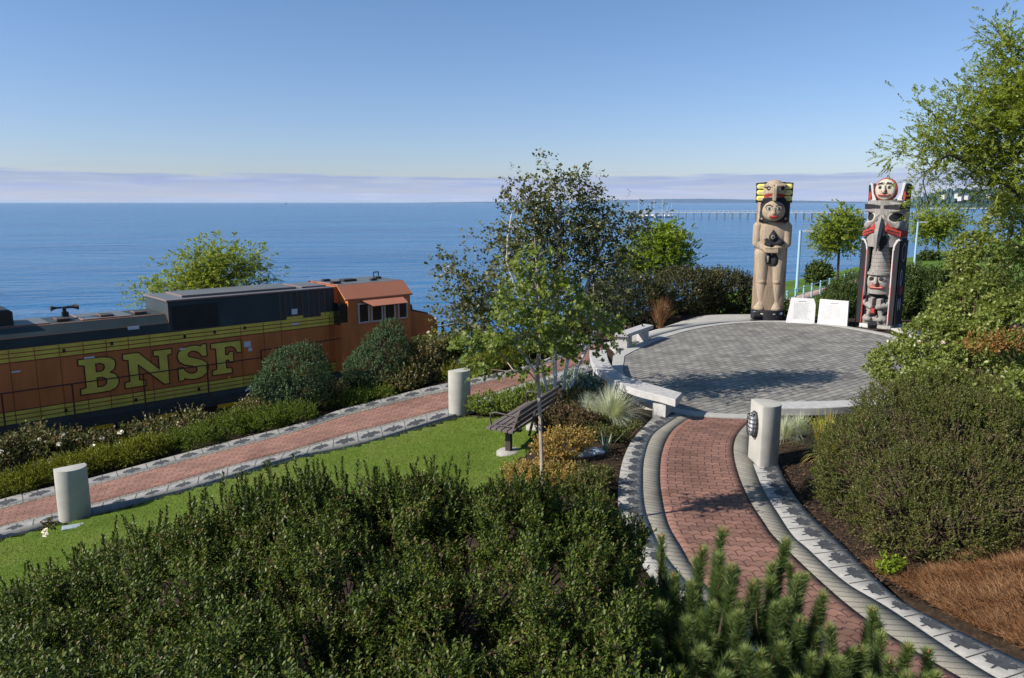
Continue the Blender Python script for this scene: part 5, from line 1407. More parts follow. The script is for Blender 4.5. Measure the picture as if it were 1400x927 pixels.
def tree_mesh(nodes, par, nt, org, r_tip, r_base, m, parent, name="trunk", ns=6, p=2.4):
    n = len(nodes); cnt = np.zeros(n); kids = [[] for _ in range(n)]
    for i in range(n):
        if par[i] >= 0: kids[par[i]].append(i)
    R = np.zeros(n)
    for i in range(n - 1, -1, -1):
        R[i] = (sum(R[c] ** p for c in kids[i]) ** (1/p)) if kids[i] else r_tip
        R[i] = max(R[i], r_tip)
    R = r_tip + (R - r_tip) * (r_base - r_tip) / max(R[0] - r_tip, 1e-6)
    R[:nt] = np.maximum(R[:nt], np.linspace(r_base, max(r_base * .2, r_tip), nt))
    mb = MB()
    def chain(i, start=None):
        pts, rs = ([nodes[start]], [min(R[start], R[i] * 1.15)]) if start is not None else ([], [])
        while True:
            pts.append(nodes[i]); rs.append(R[i])
            if not kids[i]: break
            ks = sorted(kids[i], key=lambda c: (c >= nt if i < nt else False, -R[c]))
            for c in ks[1:]: todo.append((c, i))
            i = ks[0]
        if len(pts) > 1: mb.tube([q - org for q in pts], rs, ns if rs[0] > .02 else 4)
    todo = []
    chain(0)
    while todo: c, i = todo.pop(); chain(c, i)
    return mb.build(name, m, parent, smooth=True)
def tree(name, label, cat, trunks, blobs, nclump, m_leaf, m_bark, per, slen, k, lL, lW, r_base, r_tip=.006, shape="rhomb", group=None, seed=1, splay=55, distich=False, droop=.1, spread=.25, wig=.06, step=.35, lowest=.25, up=.2, gap=.0, gscale=.8, depth=.45, jit=.3, flat=1.0):
    rng = np.random.default_rng(seed * 31 + 3)
    org = np.asarray(trunks[0][0], float); t = thing(name, label, cat, org, 0, group)
    C_, N_ = shell(blobs, nclump, rng, depth, gap, gscale, seed, inner=.0, under=True)
    # share clumps among trunks
    tops = np.array([tr[-1] for tr in trunks]); own = np.argmin(((C_[:, None, :] - tops[None]) ** 2).sum(2), 1)
    allP, allD = [], []
    for i, tr in enumerate(trunks):
        cl = C_[own == i]
        nodes, par, nt, tips = skeleton(tr, cl, rng, wig, step, lowest)
        tree_mesh(nodes, par, nt, org, r_tip, r_base * (1 if i == 0 else .75), m_bark, t)
        ti = np.array(tips, int)
        if len(ti):
            tipd = unit(nodes[ti] - nodes[par[ti]])
            allP.append(np.repeat(nodes[ti], per, 0)); allD.append(np.repeat(tipd, per, 0))
    P = np.vstack(allP); D = np.vstack(allD); n = len(P)
    off = rng.normal(0, spread, (n, 3)); off[:, 2] *= flat; P = P + off
    D = unit(D * .5 + off / max(spread, 1e-3) * .45 + np.array([0, 0, up]) + rng.normal(0, .35, (n, 3)))
    a = shoots(P - D * slen * .4, D, slen, k, lL, lW, splay, rng=rng, distich=distich, droop=droop, jit=jit)
    V, F = leaf_geo(*a[:3], a[3], a[4], shape, .15)
    tint = np.clip(rng.beta(2, 2, len(F)) + lump(a[0], .7, seed) * .2, 0, 1)
    nmesh("crown", V - org, F, m_leaf, t, tint=tint)
    return t
# ------------------------------------------------------------------ leaf materials
ML_front = leaf_mat("dark_shrub_leaf", [(.022, .036, .006), (.036, .058, .009), (.056, .086, .013), (.085, .122, .019), (.13, .16, .03), (.12, .075, .035)], 0.12, 0.45, 0.18)
ML_olive = leaf_mat("olive_shrub_leaf", [(.050, .054, .014), (.075, .088, .018), (.10, .122, .026), (.14, .15, .042), (.15, .10, .055)], 0.22, 0.5, 0.28)
ML_ramble = leaf_mat("rambler_leaf", [(.12, .155, .030), (.17, .215, .045), (.235, .28, .070), (.33, .36, .13)], 0.4, 0.4, 0.45)
ML_locust = leaf_mat("locust_leaf", [(.13, .18, .02), (.185, .245, .032), (.255, .31, .05), (.35, .38, .09)], 0.45, 0.5, 0.25)
ML_birch = leaf_mat("birch_leaf", [(.052, .062, .022), (.080, .094, .032), (.12, .13, .048), (.25, .24, .12)], 0.34, 0.42, 0.28)
ML_maple = leaf_mat("maple_leaf", [(.10, .145, .026), (.145, .20, .04), (.20, .25, .06), (.28, .32, .10)], 0.4, 0.48, 0.25)
ML_lime = leaf_mat("lime_leaf", [(.13, .19, .015), (.18, .25, .02), (.24, .31, .03)], .35, .45, .3)
ML_hedge = leaf_mat("hedge_leaf", [(.040, .042, .016), (.060, .062, .020), (.085, .090, .028), (.10, .075, .040)], .18, .5, .3)
ML_green = leaf_mat("green_hedge_leaf", [(.040, .065, .016), (.065, .10, .022), (.095, .135, .03)], .2, .5, .3)
ML_spruce = leaf_mat("spruce_needle", [(.030, .056, .022), (.048, .084, .034), (.074, .116, .052), (.12, .165, .085)], 0.05, 0.65, 0.08)
ML_juni = leaf_mat("juniper_spray", [(.070, .105, .014), (.105, .15, .02), (.16, .20, .03)], 0.2, 0.6, 0.2)
ML_juni2 = leaf_mat("yellow_juniper_spray", [(.105, .12, .014), (.16, .18, .02), (.23, .235, .03)], 0.2, 0.6, 0.2)
ML_rose = leaf_mat("rose_leaf", [(.052, .062, .020), (.080, .090, .026), (.115, .115, .040), (.15, .095, .06)], 0.22, 0.55, 0.2)
ML_mixed = leaf_mat("mixed_shrub_leaf", [(.075, .085, .022), (.11, .115, .032), (.16, .15, .05), (.20, .13, .07)], .22, .45, .35)
ML_gold = leaf_mat("golden_leaf", [(.24, .17, .04), (.36, .26, .07), (.46, .34, .11), (.30, .15, .06), (.20, .20, .05)], 0.3, 0.5, 0.25)
ML_bronze = leaf_mat("bronze_leaf", [(.07, .05, .025), (.11, .075, .035), (.15, .085, .04), (.08, .085, .03)], .2, .5, .3)
ML_orange = leaf_mat("autumn_leaf", [(.22, .11, .035), (.30, .16, .05), (.24, .20, .06)], 0.3, 0.5, 0.25)
ML_glauc = leaf_mat("blue_grey_leaf", [(.15, .20, .16), (.22, .28, .22), (.30, .36, .29)], 0.1, 0.6, 0.2)
ML_silver = leaf_mat("silver_grass_blade", [(.38, .43, .30), (.52, .55, .42), (.66, .67, .55)], 0.2, 0.6, 0.2)
ML_ygrass = leaf_mat("yellow_grass_blade", [(.30, .30, .04), (.42, .42, .07), (.50, .47, .15), (.30, .16, .05)], .25, .5, .3)
ML_dry = leaf_mat("dry_needle", [(.12, .055, .025), (.19, .09, .04), (.27, .14, .07), (.33, .20, .11)], .1, .8, .1)
ML_tan = leaf_mat("tan_blade", [(.25, .21, .12), (.35, .30, .18), (.20, .22, .10)], .15, .7, .1)
ML_pine = leaf_mat("pine_needle", [(.038, .072, .020), (.062, .112, .03), (.10, .155, .042), (.17, .215, .07)], 0.15, 0.5, 0.3)
ML_pinetip = leaf_mat("young_pine_needle", [(.16, .22, .06), (.24, .30, .09), (.33, .37, .14)], .2, .5, .3)
ML_petal = leaf_mat("white_petal", [(.70, .68, .62), (.80, .79, .76), (.72, .62, .52)], .25, .6, .2)
ML_pink = leaf_mat("pale_pink_petal", [(.62, .50, .52), (.72, .62, .64)], .25, .6, .2)
M_white_bark = mat("white_birch_bark", (.50, .485, .46), 0.8, 0.3, 6.0, 0.3, 30, mapscale=(1, 1, 3))
M_pale_bark = mat("pale_young_bark", (.38, .30, .23), 0.8, 0.2, 6.0)
M_bud = mat("pine_bud", (.34, .15, .09), 0.6, 0.2)

# ------------------------------------------------------------------ trees
def loc(px, py): return G(px, py)
# birch: several white stems
YB = 1.75
b0 = at(760, 540, 15.5); b0[2] = t1(b0[0], b0[1])
def stem(b, pts): return [b] + [at(x, y, Y - YB) for x, y, Y in pts]
st = [stem(b0, [(758,480,17.2),(762,400,17.3),(765,300,17.2),(752,232,17.1)]),
      stem(b0 + np.array([.10,.05,0]), [(776,490,17.2),(795,410,17.4),(825,330,17.6),(855,290,17.6)]),
      stem(b0 + np.array([-.08,.04,0]), [(738,490,17.0),(715,420,16.8),(690,350,16.6),(700,290,16.6)]),
      stem(b0 + np.array([.2,.1,0]), [(790,500,17.5),(820,440,17.9),(850,380,18.1),(870,340,18.1)]),
      stem(b0 + np.array([-.2,.0,0]), [(730,505,17.0),(690,450,16.5),(645,400,16.2),(620,370,16.1)])]
tree("birch_tree", "multi stemmed white barked birch with small dark leaves beside the plaza", "tree", st,
     [B(750,305,17.2-YB,58,62),B(800,320,17.4-YB,60,60),B(705,335,16.8-YB,58,55),B(650,395,16.4-YB,48,38),B(615,365,16.2-YB,22,20),B(770,385,17.2-YB,95,60),B(690,420,16.6-YB,60,45),B(640,430,16.4-YB,48,45),B(840,365,17.8-YB,52,50),B(838,318,17.6-YB,40,40),B(800,285,17.5-YB,36,30),B(875,305,17.9-YB,26,16),B(745,245,17.0-YB,22,26),B(790,255,17.2-YB,34,22),B(722,270,17.0-YB,28,26),B(820,420,17.8-YB,50,35)],
     500, ML_birch, M_white_bark, 7, .25, 6, .070, .050, .045, .0035, seed=3, splay=60, droop=.35, spread=.16, wig=.05, step=.4, lowest=.3, gap=.62, gscale=.9, depth=.5, jit=.6)
# young maple with a thin pale stem
mb0 = np.array([.35, 8.75, t1(.35, 8.75)])
tree("young_tree", "slender young tree with pale thin stem and light green leaves behind the wooden bench", "tree", [[mb0, at(741,640,8.85), at(738,560,8.9), at(734,490,8.95), at(741,440,9.0), at(734,380,9.0), at(731,325,9.0)]],
     [B(733,338,9,20,22),B(722,375,9,32,30),B(758,392,9,34,26),B(695,412,8.9,32,18),B(785,428,9.1,42,22),B(728,435,9,55,26),B(682,468,8.8,42,18),B(652,500,8.7,26,18),B(765,468,9.1,52,20),B(722,505,8.9,42,20),B(800,478,9.2,36,20),B(830,440,9.2,22,18),B(640,470,8.8,26,16)],
     125, ML_maple, M_pale_bark, 7, .13, 6, .048, .042, .022, .0025, shape="maple", seed=5, splay=65, droop=.3, spread=.085, wig=.03, step=.2, lowest=.35, gap=.35, gscale=.4, depth=.5, jit=.5, flat=.6)
lb = np.array([*at(908,400,31.0)[:2], 0.0]); lb[2] = t1(lb[0], lb[1])
tree("lime_tree", "bright lime green tree rising just right of the birch crown", "tree", [[lb, at(908,390,31), at(905,355,31), at(903,325,31)]],
     [B(905,345,31,42,32),B(926,352,31,20,26),B(888,330,31,22,18),B(912,320,31,24,12),B(875,360,31,28,25)], 170, ML_lime, M_bark, 12, .30, 9, .10, .065, .06, .006, seed=6, distich=True, droop=.25, spread=.22)
pb_t = loc(1145, 396)
tree("promenade_tree", "small light green tree on the grass between the two totem poles", "tree", [[pb_t, at(1145.5,372,pb_t[1]), at(1147,345,pb_t[1]), at(1148,318,pb_t[1])]],
     [B(1145,316,pb_t[1],31,19),B(1128,322,pb_t[1],20,16),B(1163,322,pb_t[1],16,20),B(1150,298,pb_t[1],17,12),B(1135,336,pb_t[1],18,8)], 150, ML_locust, M_bark, 9, .5, 9, .19, .11, .10, .010, seed=7, distich=True, droop=.3, spread=.42, group="trees on the promenade")
p2_t = loc(1283, 353)
tree("promenade_tree", "small light green tree on the grass right of the red and black pole", "tree", [[p2_t, at(1283,335,p2_t[1]), at(1284,318,p2_t[1]), at(1284,302,p2_t[1])]],
     [B(1283,308,p2_t[1],34,20),B(1263,302,p2_t[1],18,16),B(1302,304,p2_t[1],20,18),B(1270,318,p2_t[1],20,10)], 150, ML_locust, M_bark, 9, .7, 9, .26, .155, .13, .012, seed=8, distich=True, droop=.3, spread=.6, group="trees on the promenade")
tb = np.array([*at(290,420,27.5)[:2], 0.0]); tb[2] = t1(tb[0], tb[1])
tree("shore_tree", "feathery light green tree growing behind the locomotive at the water", "tree", [[tb, at(288,430,27.5), at(292,395,27.5), at(300,355,27.5)]],
     [B(300,355,27.3,45,24),B(332,362,27.5,36,20),B(268,370,27.5,38,22),B(240,388,27.3,34,18),B(212,402,27.2,26,12),B(196,411,27.2,13,7),B(292,392,27.5,70,26),B(352,383,27.5,26,9)], 210, ML_locust, M_bark, 12, .34, 11, .085, .045, .13, .008, seed=9, distich=True, droop=.4, spread=.26, gap=.3, gscale=1.2)
rb = np.array([9.6, 11.2, 0.0]); rb[2] = t1(9.6, 11.2)
tree("locust_tree", "tall feathery locust tree reaching into the sky from the right edge", "tree", [[rb, at(1600,480,11.2), at(1560,330,11.2), at(1500,190,11.2), at(1450,90,11.2), at(1440,20,11.2)]],
     [B(1392,72,11,42,38),B(1378,105,11,44,30),B(1335,135,11,42,30),B(1300,160,11,40,22),B(1262,146,10.9,20,16),B(1222,208,10.8,30,7),B(1262,196,10.9,38,18),B(1318,190,11,58,24),B(1390,160,11.3,55,40),B(1278,226,10.9,22,20),B(1262,262,10.8,12,28),B(1340,212,11.3,60,12),B(1395,225,11.3,40,24),B(1440,120,11.2,60,90),B(1365,50,11,30,10),B(1390,120,10.8,40,60),B(1360,170,10.9,50,40),B(1385,260,11,40,35),B(1345,240,11,40,25),B(1395,200,10.7,40,50)],
     470, ML_locust, M_bark, 10, .18, 14, .040, .018, .07, .003, seed=10, distich=True, droop=.22, spread=.13, wig=.06, step=.28, lowest=.3, gap=.45, gscale=.7, depth=.5)

# ------------------------------------------------------------------ shrubs along and behind the plaza
g_h = "brown green shrubs behind the plaza"
shrub("shrub", "brownish green bushy shrub right behind the straight stone bench", "shrub", [B(835,415,25.8,34,34),B(870,410,26.4,36,36),B(898,418,27,26,30)], ML_hedge, 1500, .40, 12, .075, .04, group=g_h, seed=11, gap=.2)
shrub("shrub", "brownish green rounded shrub midway between the straight bench and the pale pole", "shrub", [B(925,404,28,38,36),B(955,402,28.5,34,34)], ML_hedge, 1500, .40, 12, .075, .04, group=g_h, seed=12, gap=.2)
shrub("shrub", "brownish green shrub touching the left side of the pale figure pole", "shrub", [B(988,402,29,34,34),B(1015,406,29.3,30,30)], ML_hedge, 1400, .40, 12, .075, .04, group=g_h, seed=13, gap=.2)
shrub("shrub", "small yellow green shrub between the pale pole and the left tablet", "shrub", [B(1068,424,28.5,13,13)], ML_green, 300, .3, 10, .07, .04, seed=14)
g_r = "green hedge shrubs around the red and black pole"
shrub("hedge_shrub", "green hedge shrub behind the right tablet, left of the red and black pole", "shrub", [B(1148,412,29,24,27),B(1168,405,29.5,26,32),B(1125,425,28.5,14,14)], ML_green, 1500, .4, 12, .07, .032, group=g_r, seed=15, up=1.2)
shrub("hedge_shrub", "tall green hedge shrub against the right flank of the red and black pole", "shrub", [B(1232,402,27.5,22,38),B(1252,400,27.5,22,36)], ML_green, 1500, .4, 12, .07, .032, group=g_r, seed=16, up=1.2)
shrub("hedge_shrub", "dark shaded green hedge shrub behind the fallen bare branch", "shrub", [B(1283,402,27,28,36),B(1310,400,26.5,26,34)], ML_green, 1500, .4, 12, .07, .032, group=g_r, seed=17, up=1.2)
shrub("shrub", "small loose shrub on the promenade grass left of the small tree", "shrub", [B(1120,374,68,15,12),B(1113,380,68,10,8)], ML_green, 420, .8, 10, .22, .13, seed=18)
shrub("shrub", "low olive shrub on the far grass edge near the right lamp post", "shrub", [B(1272,352,98,10,6),B(1262,355,98,8,4)], ML_green, 260, .9, 10, .26, .16, seed=19)

# ------------------------------------------------------------------ the bed between path and railway
def Ybed(px, k): # distance of a point k metres beyond the far kerb at that column
    q = L_far_out[:, :3]; pxs = np.array([700 + F_PX * (p[0] / (p[1]*cp - (p[2]-CAM_Z)*sp)) for p in q])
    y = np.interp(px, pxs, q[:, 1]); return float(y + k * 1.1)
def bed(px, py, k, rx, ry, rd=None): return B(px, py, Ybed(px, k), rx, ry, rd)
def blossoms(t, blobs, n, m, r, seed, part="blossom"):
    """each bloom is a mesh of its own: two whorls of petals"""
    rng = np.random.default_rng(seed); P, N = shell(blobs, n * 3, rng, .06, inner=.95)
    up = np.argsort(-(N[:, 2] * .6 - N[:, 1] * .7 + rng.normal(0, .4, len(N))))[:n]
    org = np.array(t.location)
    for p, nn in zip(P[up], N[up]):
        ax = unit(nn + np.array([0, -.5, .6]) + rng.normal(0, .3, 3)); A = unit(np.cross(ax, [0.1, .3, 1.0])); Bv = np.cross(ax, A); rr = r * rng.uniform(.7, 1.25)
        q = p + nn * rr * .6
        az = np.arange(9) * 2.4; D = A[None] * np.cos(az)[:, None] + Bv[None] * np.sin(az)[:, None]; tl_ = np.where(np.arange(9) < 5, .25, 1.0)[:, None]
        D = unit(D + ax[None] * tl_); V, F = leaf_geo(np.repeat(q[None], 9, 0), D, np.repeat(ax[None], 9, 0), np.full(9, rr) * np.where(np.arange(9) < 5, 1, .8), np.full(9, rr * 1.1), "oval", .2)
        nmesh(part, V - org, F, m, t, tint=rng.random(9))
gR = "white flowering rose bushes beside the railway"
roses = [([bed(8,642,1.0,34,38),bed(28,624,1.3,24,28)], 8, "dark rose bush with white blooms at the left edge of the picture"),
         ([bed(72,628,1.1,36,30),bed(95,616,1.4,26,24)], 11, "rose bush with white blooms behind the nearest bollard"),
         ([bed(128,622,1.1,30,24),bed(150,612,1.5,22,18)], 7, "rose bush with white blooms just right of the nearest bollard top"),
         ([bed(182,610,1.2,28,22),bed(198,604,1.5,18,18)], 12, "tall rose bush with the most white blooms below the letter N"),
         ([bed(238,612,.9,30,18)], 5, "low rose bush with white blooms beside the bright green juniper"),
         ([bed(285,590,1.0,26,14)], 4, "pale leaved rose bush below the letter F"),]
for i, (bl_, nb, lab) in enumerate(roses):
    t = shrub("rose_bush", lab, "rose bush", bl_, ML_rose, 420, .36, 11, .062, .038, group=gR, seed=20 + i, up=1.2, rnd=.5, gap=.65, gscale=.5, depth=.3)
    blossoms(t, bl_, nb, ML_petal, .068, 120 + i)
for i, (bl_, lab) in enumerate([([bed(212,592,1.3,26,18)], "thin airy pale shrub below the letters N and S"), ([bed(262,580,1.3,26,18)], "thin airy pale shrub below the letters S and F"), ([bed(48,600,1.5,24,18)], "thin airy pale shrub at the left edge above the roses")]):
    shrub("shrub", lab, "shrub", bl_, ML_mixed, 110, .38, 11, .055, .034, group="thin pale shrubs beside the railway", seed=240 + i, up=1.3, rnd=.7, gap=.4, depth=.35, stems=5)
gJ = "low spreading junipers along the brick path"
for i, (bl_, m_, lab) in enumerate([
    ([bed(15,668,.35,40,18),bed(55,652,.45,32,16)], ML_juni2, "yellow green spreading juniper at the left edge beside the path kerb"),
    ([bed(100,640,.45,34,15),bed(135,630,.5,28,14)], ML_juni2, "yellow green spreading juniper directly behind the nearest bollard"),
    ([bed(172,622,.4,30,12),bed(200,612,.5,28,14)], ML_juni2, "yellow green juniper in front of the most flowered rose bush"),
    ([bed(262,600,.4,36,14),bed(300,590,.45,34,15),bed(325,577,.7,30,16)], ML_juni, "bright green low juniper below the letter F and the steps"),
    ([bed(360,576,.4,32,13),bed(400,566,.4,34,13)], ML_juni, "bright green low juniper in front of the left round spruce"),
    ([bed(478,550,.4,34,11),bed(512,542,.4,30,11)], ML_juni, "bright green low juniper between the two round spruces"),
    ([bed(630,512,.5,34,15),bed(660,500,.5,30,14)], ML_juni2, "yellow green mounding juniper by the farther bollard"),
    ([bed(690,488,.5,28,14)], ML_juni2, "yellow green mounding juniper under the birch branches"),
    ]):
    shrub("juniper", lab, "juniper", bl_, m_, 900, .27, 14, .05, .014, splay=30, shape="rhomb", group=gJ, seed=30 + i, up=.55, out=.7, rnd=.55, stems=4, depth=.22, gap=.45, gscale=.5)
gS = "round clipped spruces beside the railway"
for i, (bl_, lab) in enumerate([([bed(405,512,1.3,48,40),bed(398,535,1.2,56,34),bed(418,490,1.4,26,22),bed(365,528,1.1,20,18),bed(440,520,1.2,18,20),bed(382,498,1.2,16,14)], "round blue green dwarf spruce, the left of the pair before the train"),
                                ([bed(528,482,1.3,36,34),bed(515,506,1.2,46,34),bed(534,456,1.4,20,20),bed(556,490,1.2,16,20),bed(490,512,1.1,18,18),bed(508,478,1.3,16,14)], "round blue green dwarf spruce in front of the cab")]):
    t = shrub("spruce", lab, "spruce", bl_, ML_spruce, 2400, .13, 11, .050, .019, splay=55, shape="rhomb", group=gS, seed=40 + i, up=.4, out=.9, rnd=.25, depth=.12, stems=6, fold=0)
    P = [at(x, y, Ybed(x, 1.35)) for x, y in ([(393,492),(406,478),(412,474),(418,475),(422,479),(384,500)] if i == 0 else [(538,440),(526,445),(545,446),(512,456)])]
    org = np.array(t.location); rng = np.random.default_rng(i + 50); D = np.tile([0., 0, 1.], (len(P), 1)) + rng.normal(0, .06, (len(P), 3))
    a = shoots(np.array(P) - [0, 0, .12], D, .30, 40, .022, .006, 45, rng=rng); V, F = leaf_geo(*a[:3], a[3], a[4], "rhomb", 0)
    nmesh("new_shoots", V - org, F, ML_juni2, t, tint=rng.random(len(F)))
gM = "mixed shrubs in the bed beside the railway"
for i, (bl_, m_, lab, L_) in enumerate([
    ([bed(348,566,1.0,28,18),bed(320,580,.9,20,13)], ML_mixed, "pale olive shrub left of the left round spruce", .05),
    ([bed(448,548,.9,34,24),bed(430,560,.7,24,16)], ML_mixed, "pinkish olive shrub between the two round spruces", .05),
    ([bed(480,540,1.4,26,20)], ML_rose, "dark thin shrub just left of the spruce before the cab", .05),
    ([bed(580,492,1.1,32,30),bed(565,512,.8,32,22),bed(602,510,.8,26,22)], ML_mixed, "yellowish olive shrub right of the spruce before the cab", .055),
    ([bed(548,524,.6,32,18)], ML_mixed, "low pinkish olive shrub at the path side of the cab", .05),
    ([bed(648,470,1.3,34,24),bed(675,478,1.2,30,20)], ML_green, "blue green rounded shrub behind the farther bollard", .06),
    ([bed(612,478,1.6,18,18)], ML_mixed, "small yellowish shrub at the black fence posts", .05),
    ([bed(720,470,1.0,30,16),bed(745,462,1.0,26,15)], ML_green, "green shrub across the path behind the birch stems", .06),
    ([bed(785,452,1.0,26,14)], ML_bronze, "bronze shrub across the path left of the straight stone bench", .06),
    ]):
    shrub("shrub", lab, "shrub", bl_, m_, 700, .24, 10, L_, L_ * .6, group=gM, seed=60 + i, up=.8, gap=.2, gscale=.5, depth=.25)

# ------------------------------------------------------------------ the bed between lawn, plaza and garden path
def gb(px, py, basey, rx, ry): return B(px, py, G(px, basey)[1], rx, ry)
gC = "low plants in the bed beside the curving path"
for i, (nm, bl_, m_, lab, cat, n_, sl, L_, W_) in enumerate([
    ("ground_cover", [gb(672,552,566,34,14),gb(708,548,566,30,15),gb(735,540,560,28,15)], ML_maple, "light green ground cover behind the wooden bench near the bollard", "ground cover", 900, .16, .042, .026),
    ("ground_cover", [gb(765,560,572,26,16),gb(790,545,562,24,14),gb(752,575,588,20,12)], ML_rose, "dark olive ground cover right behind the wooden bench back", "ground cover", 800, .15, .04, .024),
    ("shrub", [gb(775,572,598,28,18),gb(800,578,600,22,15)], ML_bronze, "reddish bronze low shrub left of the silver grass clump", "shrub", 700, .16, .04, .018),
    ("shrub", [gb(768,608,634,32,20),gb(790,602,628,22,14),gb(745,612,632,16,16)], ML_gold, "golden yellow rounded shrub at the thin pale tree stem", "shrub", 480, .18, .036, .022),
    ("ground_cover", [gb(720,648,672,34,16),gb(750,650,676,30,14),gb(775,645,668,20,10)], ML_gold, "dull golden ground cover in front of the bench footing", "ground cover", 420, .16, .035, .02),
    ("shrub", [gb(800,530,545,26,14),gb(785,520,538,16,12)], ML_glauc, "blue grey mounded shrub in the shade beneath the curved stone bench", "shrub", 700, .14, .05, .03),
    ("ground_cover", [gb(802,662,682,30,13),gb(824,650,666,16,9),gb(814,682,704,20,12),gb(792,646,660,20,9)], ML_olive, "dark green low shrub pressed against the leaf slab border", "ground cover", 1100, .14, .034, .016),
    ("ground_cover", [gb(845,592,606,18,9),gb(822,592,604,20,9),gb(866,582,590,10,6)], ML_olive, "thin olive ground cover between the silver grass and the path border", "ground cover", 420, .12, .032, .015),
    ("ground_cover", [gb(810,582,596,26,14)], ML_rose, "dark leafy ground cover in front of the silver grass clump", "ground cover", 420, .14, .036, .018),
    ]):
    shrub(nm, lab, cat, bl_, m_, n_, sl, 10, L_, W_, group=gC, seed=80 + i, stems=5, up=.7, gap=.4, gscale=.3, rnd=.5)
def grass_clump(name, label, cat, p, n, h, w, m, spread, seed, group=None, curve=.5):
    rng = np.random.default_rng(seed); org = np.array(p); t = thing(name, label, cat, org, 0, group)
    az = rng.uniform(0, 2*np.pi, n); tilt = np.abs(rng.normal(0, spread, n)); H = h * rng.uniform(.6, 1.15, n)
    out = np.stack([np.cos(az), np.sin(az), np.zeros(n)], 1); b = out * (rng.uniform(0, .12, n)[:, None] * h) + np.array([0, 0, -.02])
    side = np.stack([-np.sin(az), np.cos(az), np.zeros(n)], 1) * w / 2; seg = 4; rows = []
    for j in range(seg + 1):
        f = j / seg; a = tilt * (.5 + curve * 1.6 * f)
        q = b + (out * np.sin(a)[:, None] + np.array([0, 0, 1.]) * np.cos(a)[:, None]) * (H * f)[:, None]
        k = 1 - f * .9; rows += [q - side * k, q + side * k]
    V = np.stack(rows, 1); m_ = 2 * (seg + 1); base = np.arange(n)[:, None] * m_
    F = np.concatenate([base + np.array([[2*j, 2*j+1, 2*j+3, 2*j+2]]) for j in range(seg)], 0)
    nmesh("blades", V.reshape(-1, 3), F, m, t, tint=np.tile(rng.random(n), seg))
    return t
grass_clump("ornamental_grass", "large silvery ornamental grass clump in front of the curved stone bench", "ornamental grass", G(835,580), 2000, .72, .011, ML_silver, .85, 1, curve=.75)
grass_clump("ornamental_grass", "small silvery grass tuft left of the large silver clump", "ornamental grass", G(802,568), 700, .5, .009, ML_silver, .85, 2, curve=.75)
grass_clump("ornamental_grass", "bright yellow grass clump at the edge of the big olive shrub", "ornamental grass", G(1128,628), 460, .75, .016, ML_ygrass, .6, 3)
grass_clump("agave", "small pale spiky agave in the dark mulch of the bed", "agave", G(828,617), 18, .42, .045, ML_glauc, .6, 4, curve=.12)
grass_clump("ornamental_grass", "tan dry grass tuft below the golden shrub", "ornamental grass", G(792,672), 260, .36, .008, ML_tan, .5, 5)
grass_clump("ornamental_grass", "brown feathery grass at the far bench, below the brown shrubs", "ornamental grass", on_z(902,447,0), 420, .95, .012, ML_dry, .4, 6)
for i, (px, py, lab) in enumerate([(1072,600,"silver green lavender beside the lamp bollard"),(1090,597,"silver green lavender in front of the right stone bench leg")]):
    grass_clump("lavender", lab, "lavender", G(px,py), 700, .42, .007, ML_silver, .6, 10 + i, "silver lavender behind the lamp bollard")
shrub("sedum", "bright green low plant under the right stone bench", "plant", [gb(1105,578,588,20,8)], ML_lime, 160, .10, 8, .04, .03, seed=95, stems=0)
shrub("weed", "small bright green weed in the mulch beside the olive shrub", "plant", [gb(1118,647,655,10,5)], ML_lime, 50, .08, 7, .03, .018, seed=96, stems=0)
shrub("seedling", "bright green seedling at the foot of the olive shrub by the dry brown mound", "plant", [gb(1216,776,788,15,11)], ML_lime, 60, .14, 9, .045, .02, seed=97, stems=3, up=1.2)

# ------------------------------------------------------------------ right side: olive shrub, rambler, dry mound
shrub("large_shrub", "big olive green rounded shrub filling the right side beside the path", "shrub",
      [B(1185,650,9.4,70,90),B(1165,620,9.8,48,55),B(1235,620,9.6,80,95),B(1245,690,8.6,75,85),B(1215,572,10.2,50,50),B(1200,705,8.7,45,50),B(1235,725,8.2,48,50),B(1300,725,8.0,70,48),B(1375,712,8.0,60,45),B(1290,552,10.1,80,48),B(1370,565,9.8,70,50),B(1320,620,9.3,90,95),B(1320,680,8.5,85,75),B(1390,640,9.0,80,100),B(1390,690,8.4,60,55),B(1450,640,9,80,100)],
      ML_olive, 11500, .15, 14, .026, .0115, seed=100, up=.5, out=.7, rnd=.4, depth=.16, gap=.45, gscale=.45, stems=60)
tR = shrub("rambling_shrub", "light green rambling shrub with arching stems above the olive shrub", "shrub",
      [B(1235,492,11.2,48,26),B(1280,470,11.6,55,40),B(1340,505,10.8,60,45),B(1395,450,11.2,60,60),B(1275,530,10.3,48,36),B(1335,545,9.9,42,32),B(1395,555,9.5,36,60),B(1325,420,12,48,45),B(1360,360,12.2,50,50),B(1395,320,12.2,50,55),B(1400,270,12,30,35),B(1205,508,10.9,18,12),B(1330,345,12.3,30,30),B(1440,400,11.6,60,120)],
      ML_ramble, 5200, .26, 12, .050, .028, seed=101, up=.3, out=.6, rnd=.55, depth=.28, gap=.5, gscale=.8, stems=40, droop=.35)
blossoms(tR, [B(1280,478,11.4,50,20)], 7, ML_pink, .045, 180)
shrub("autumn_shrub", "orange tinted shrub showing through the light green rambler", "shrub", [B(1345,470,10.45,30,10),B(1385,464,10.4,26,12)], ML_orange, 110, .16, 9, .045, .028, seed=102, stems=3)
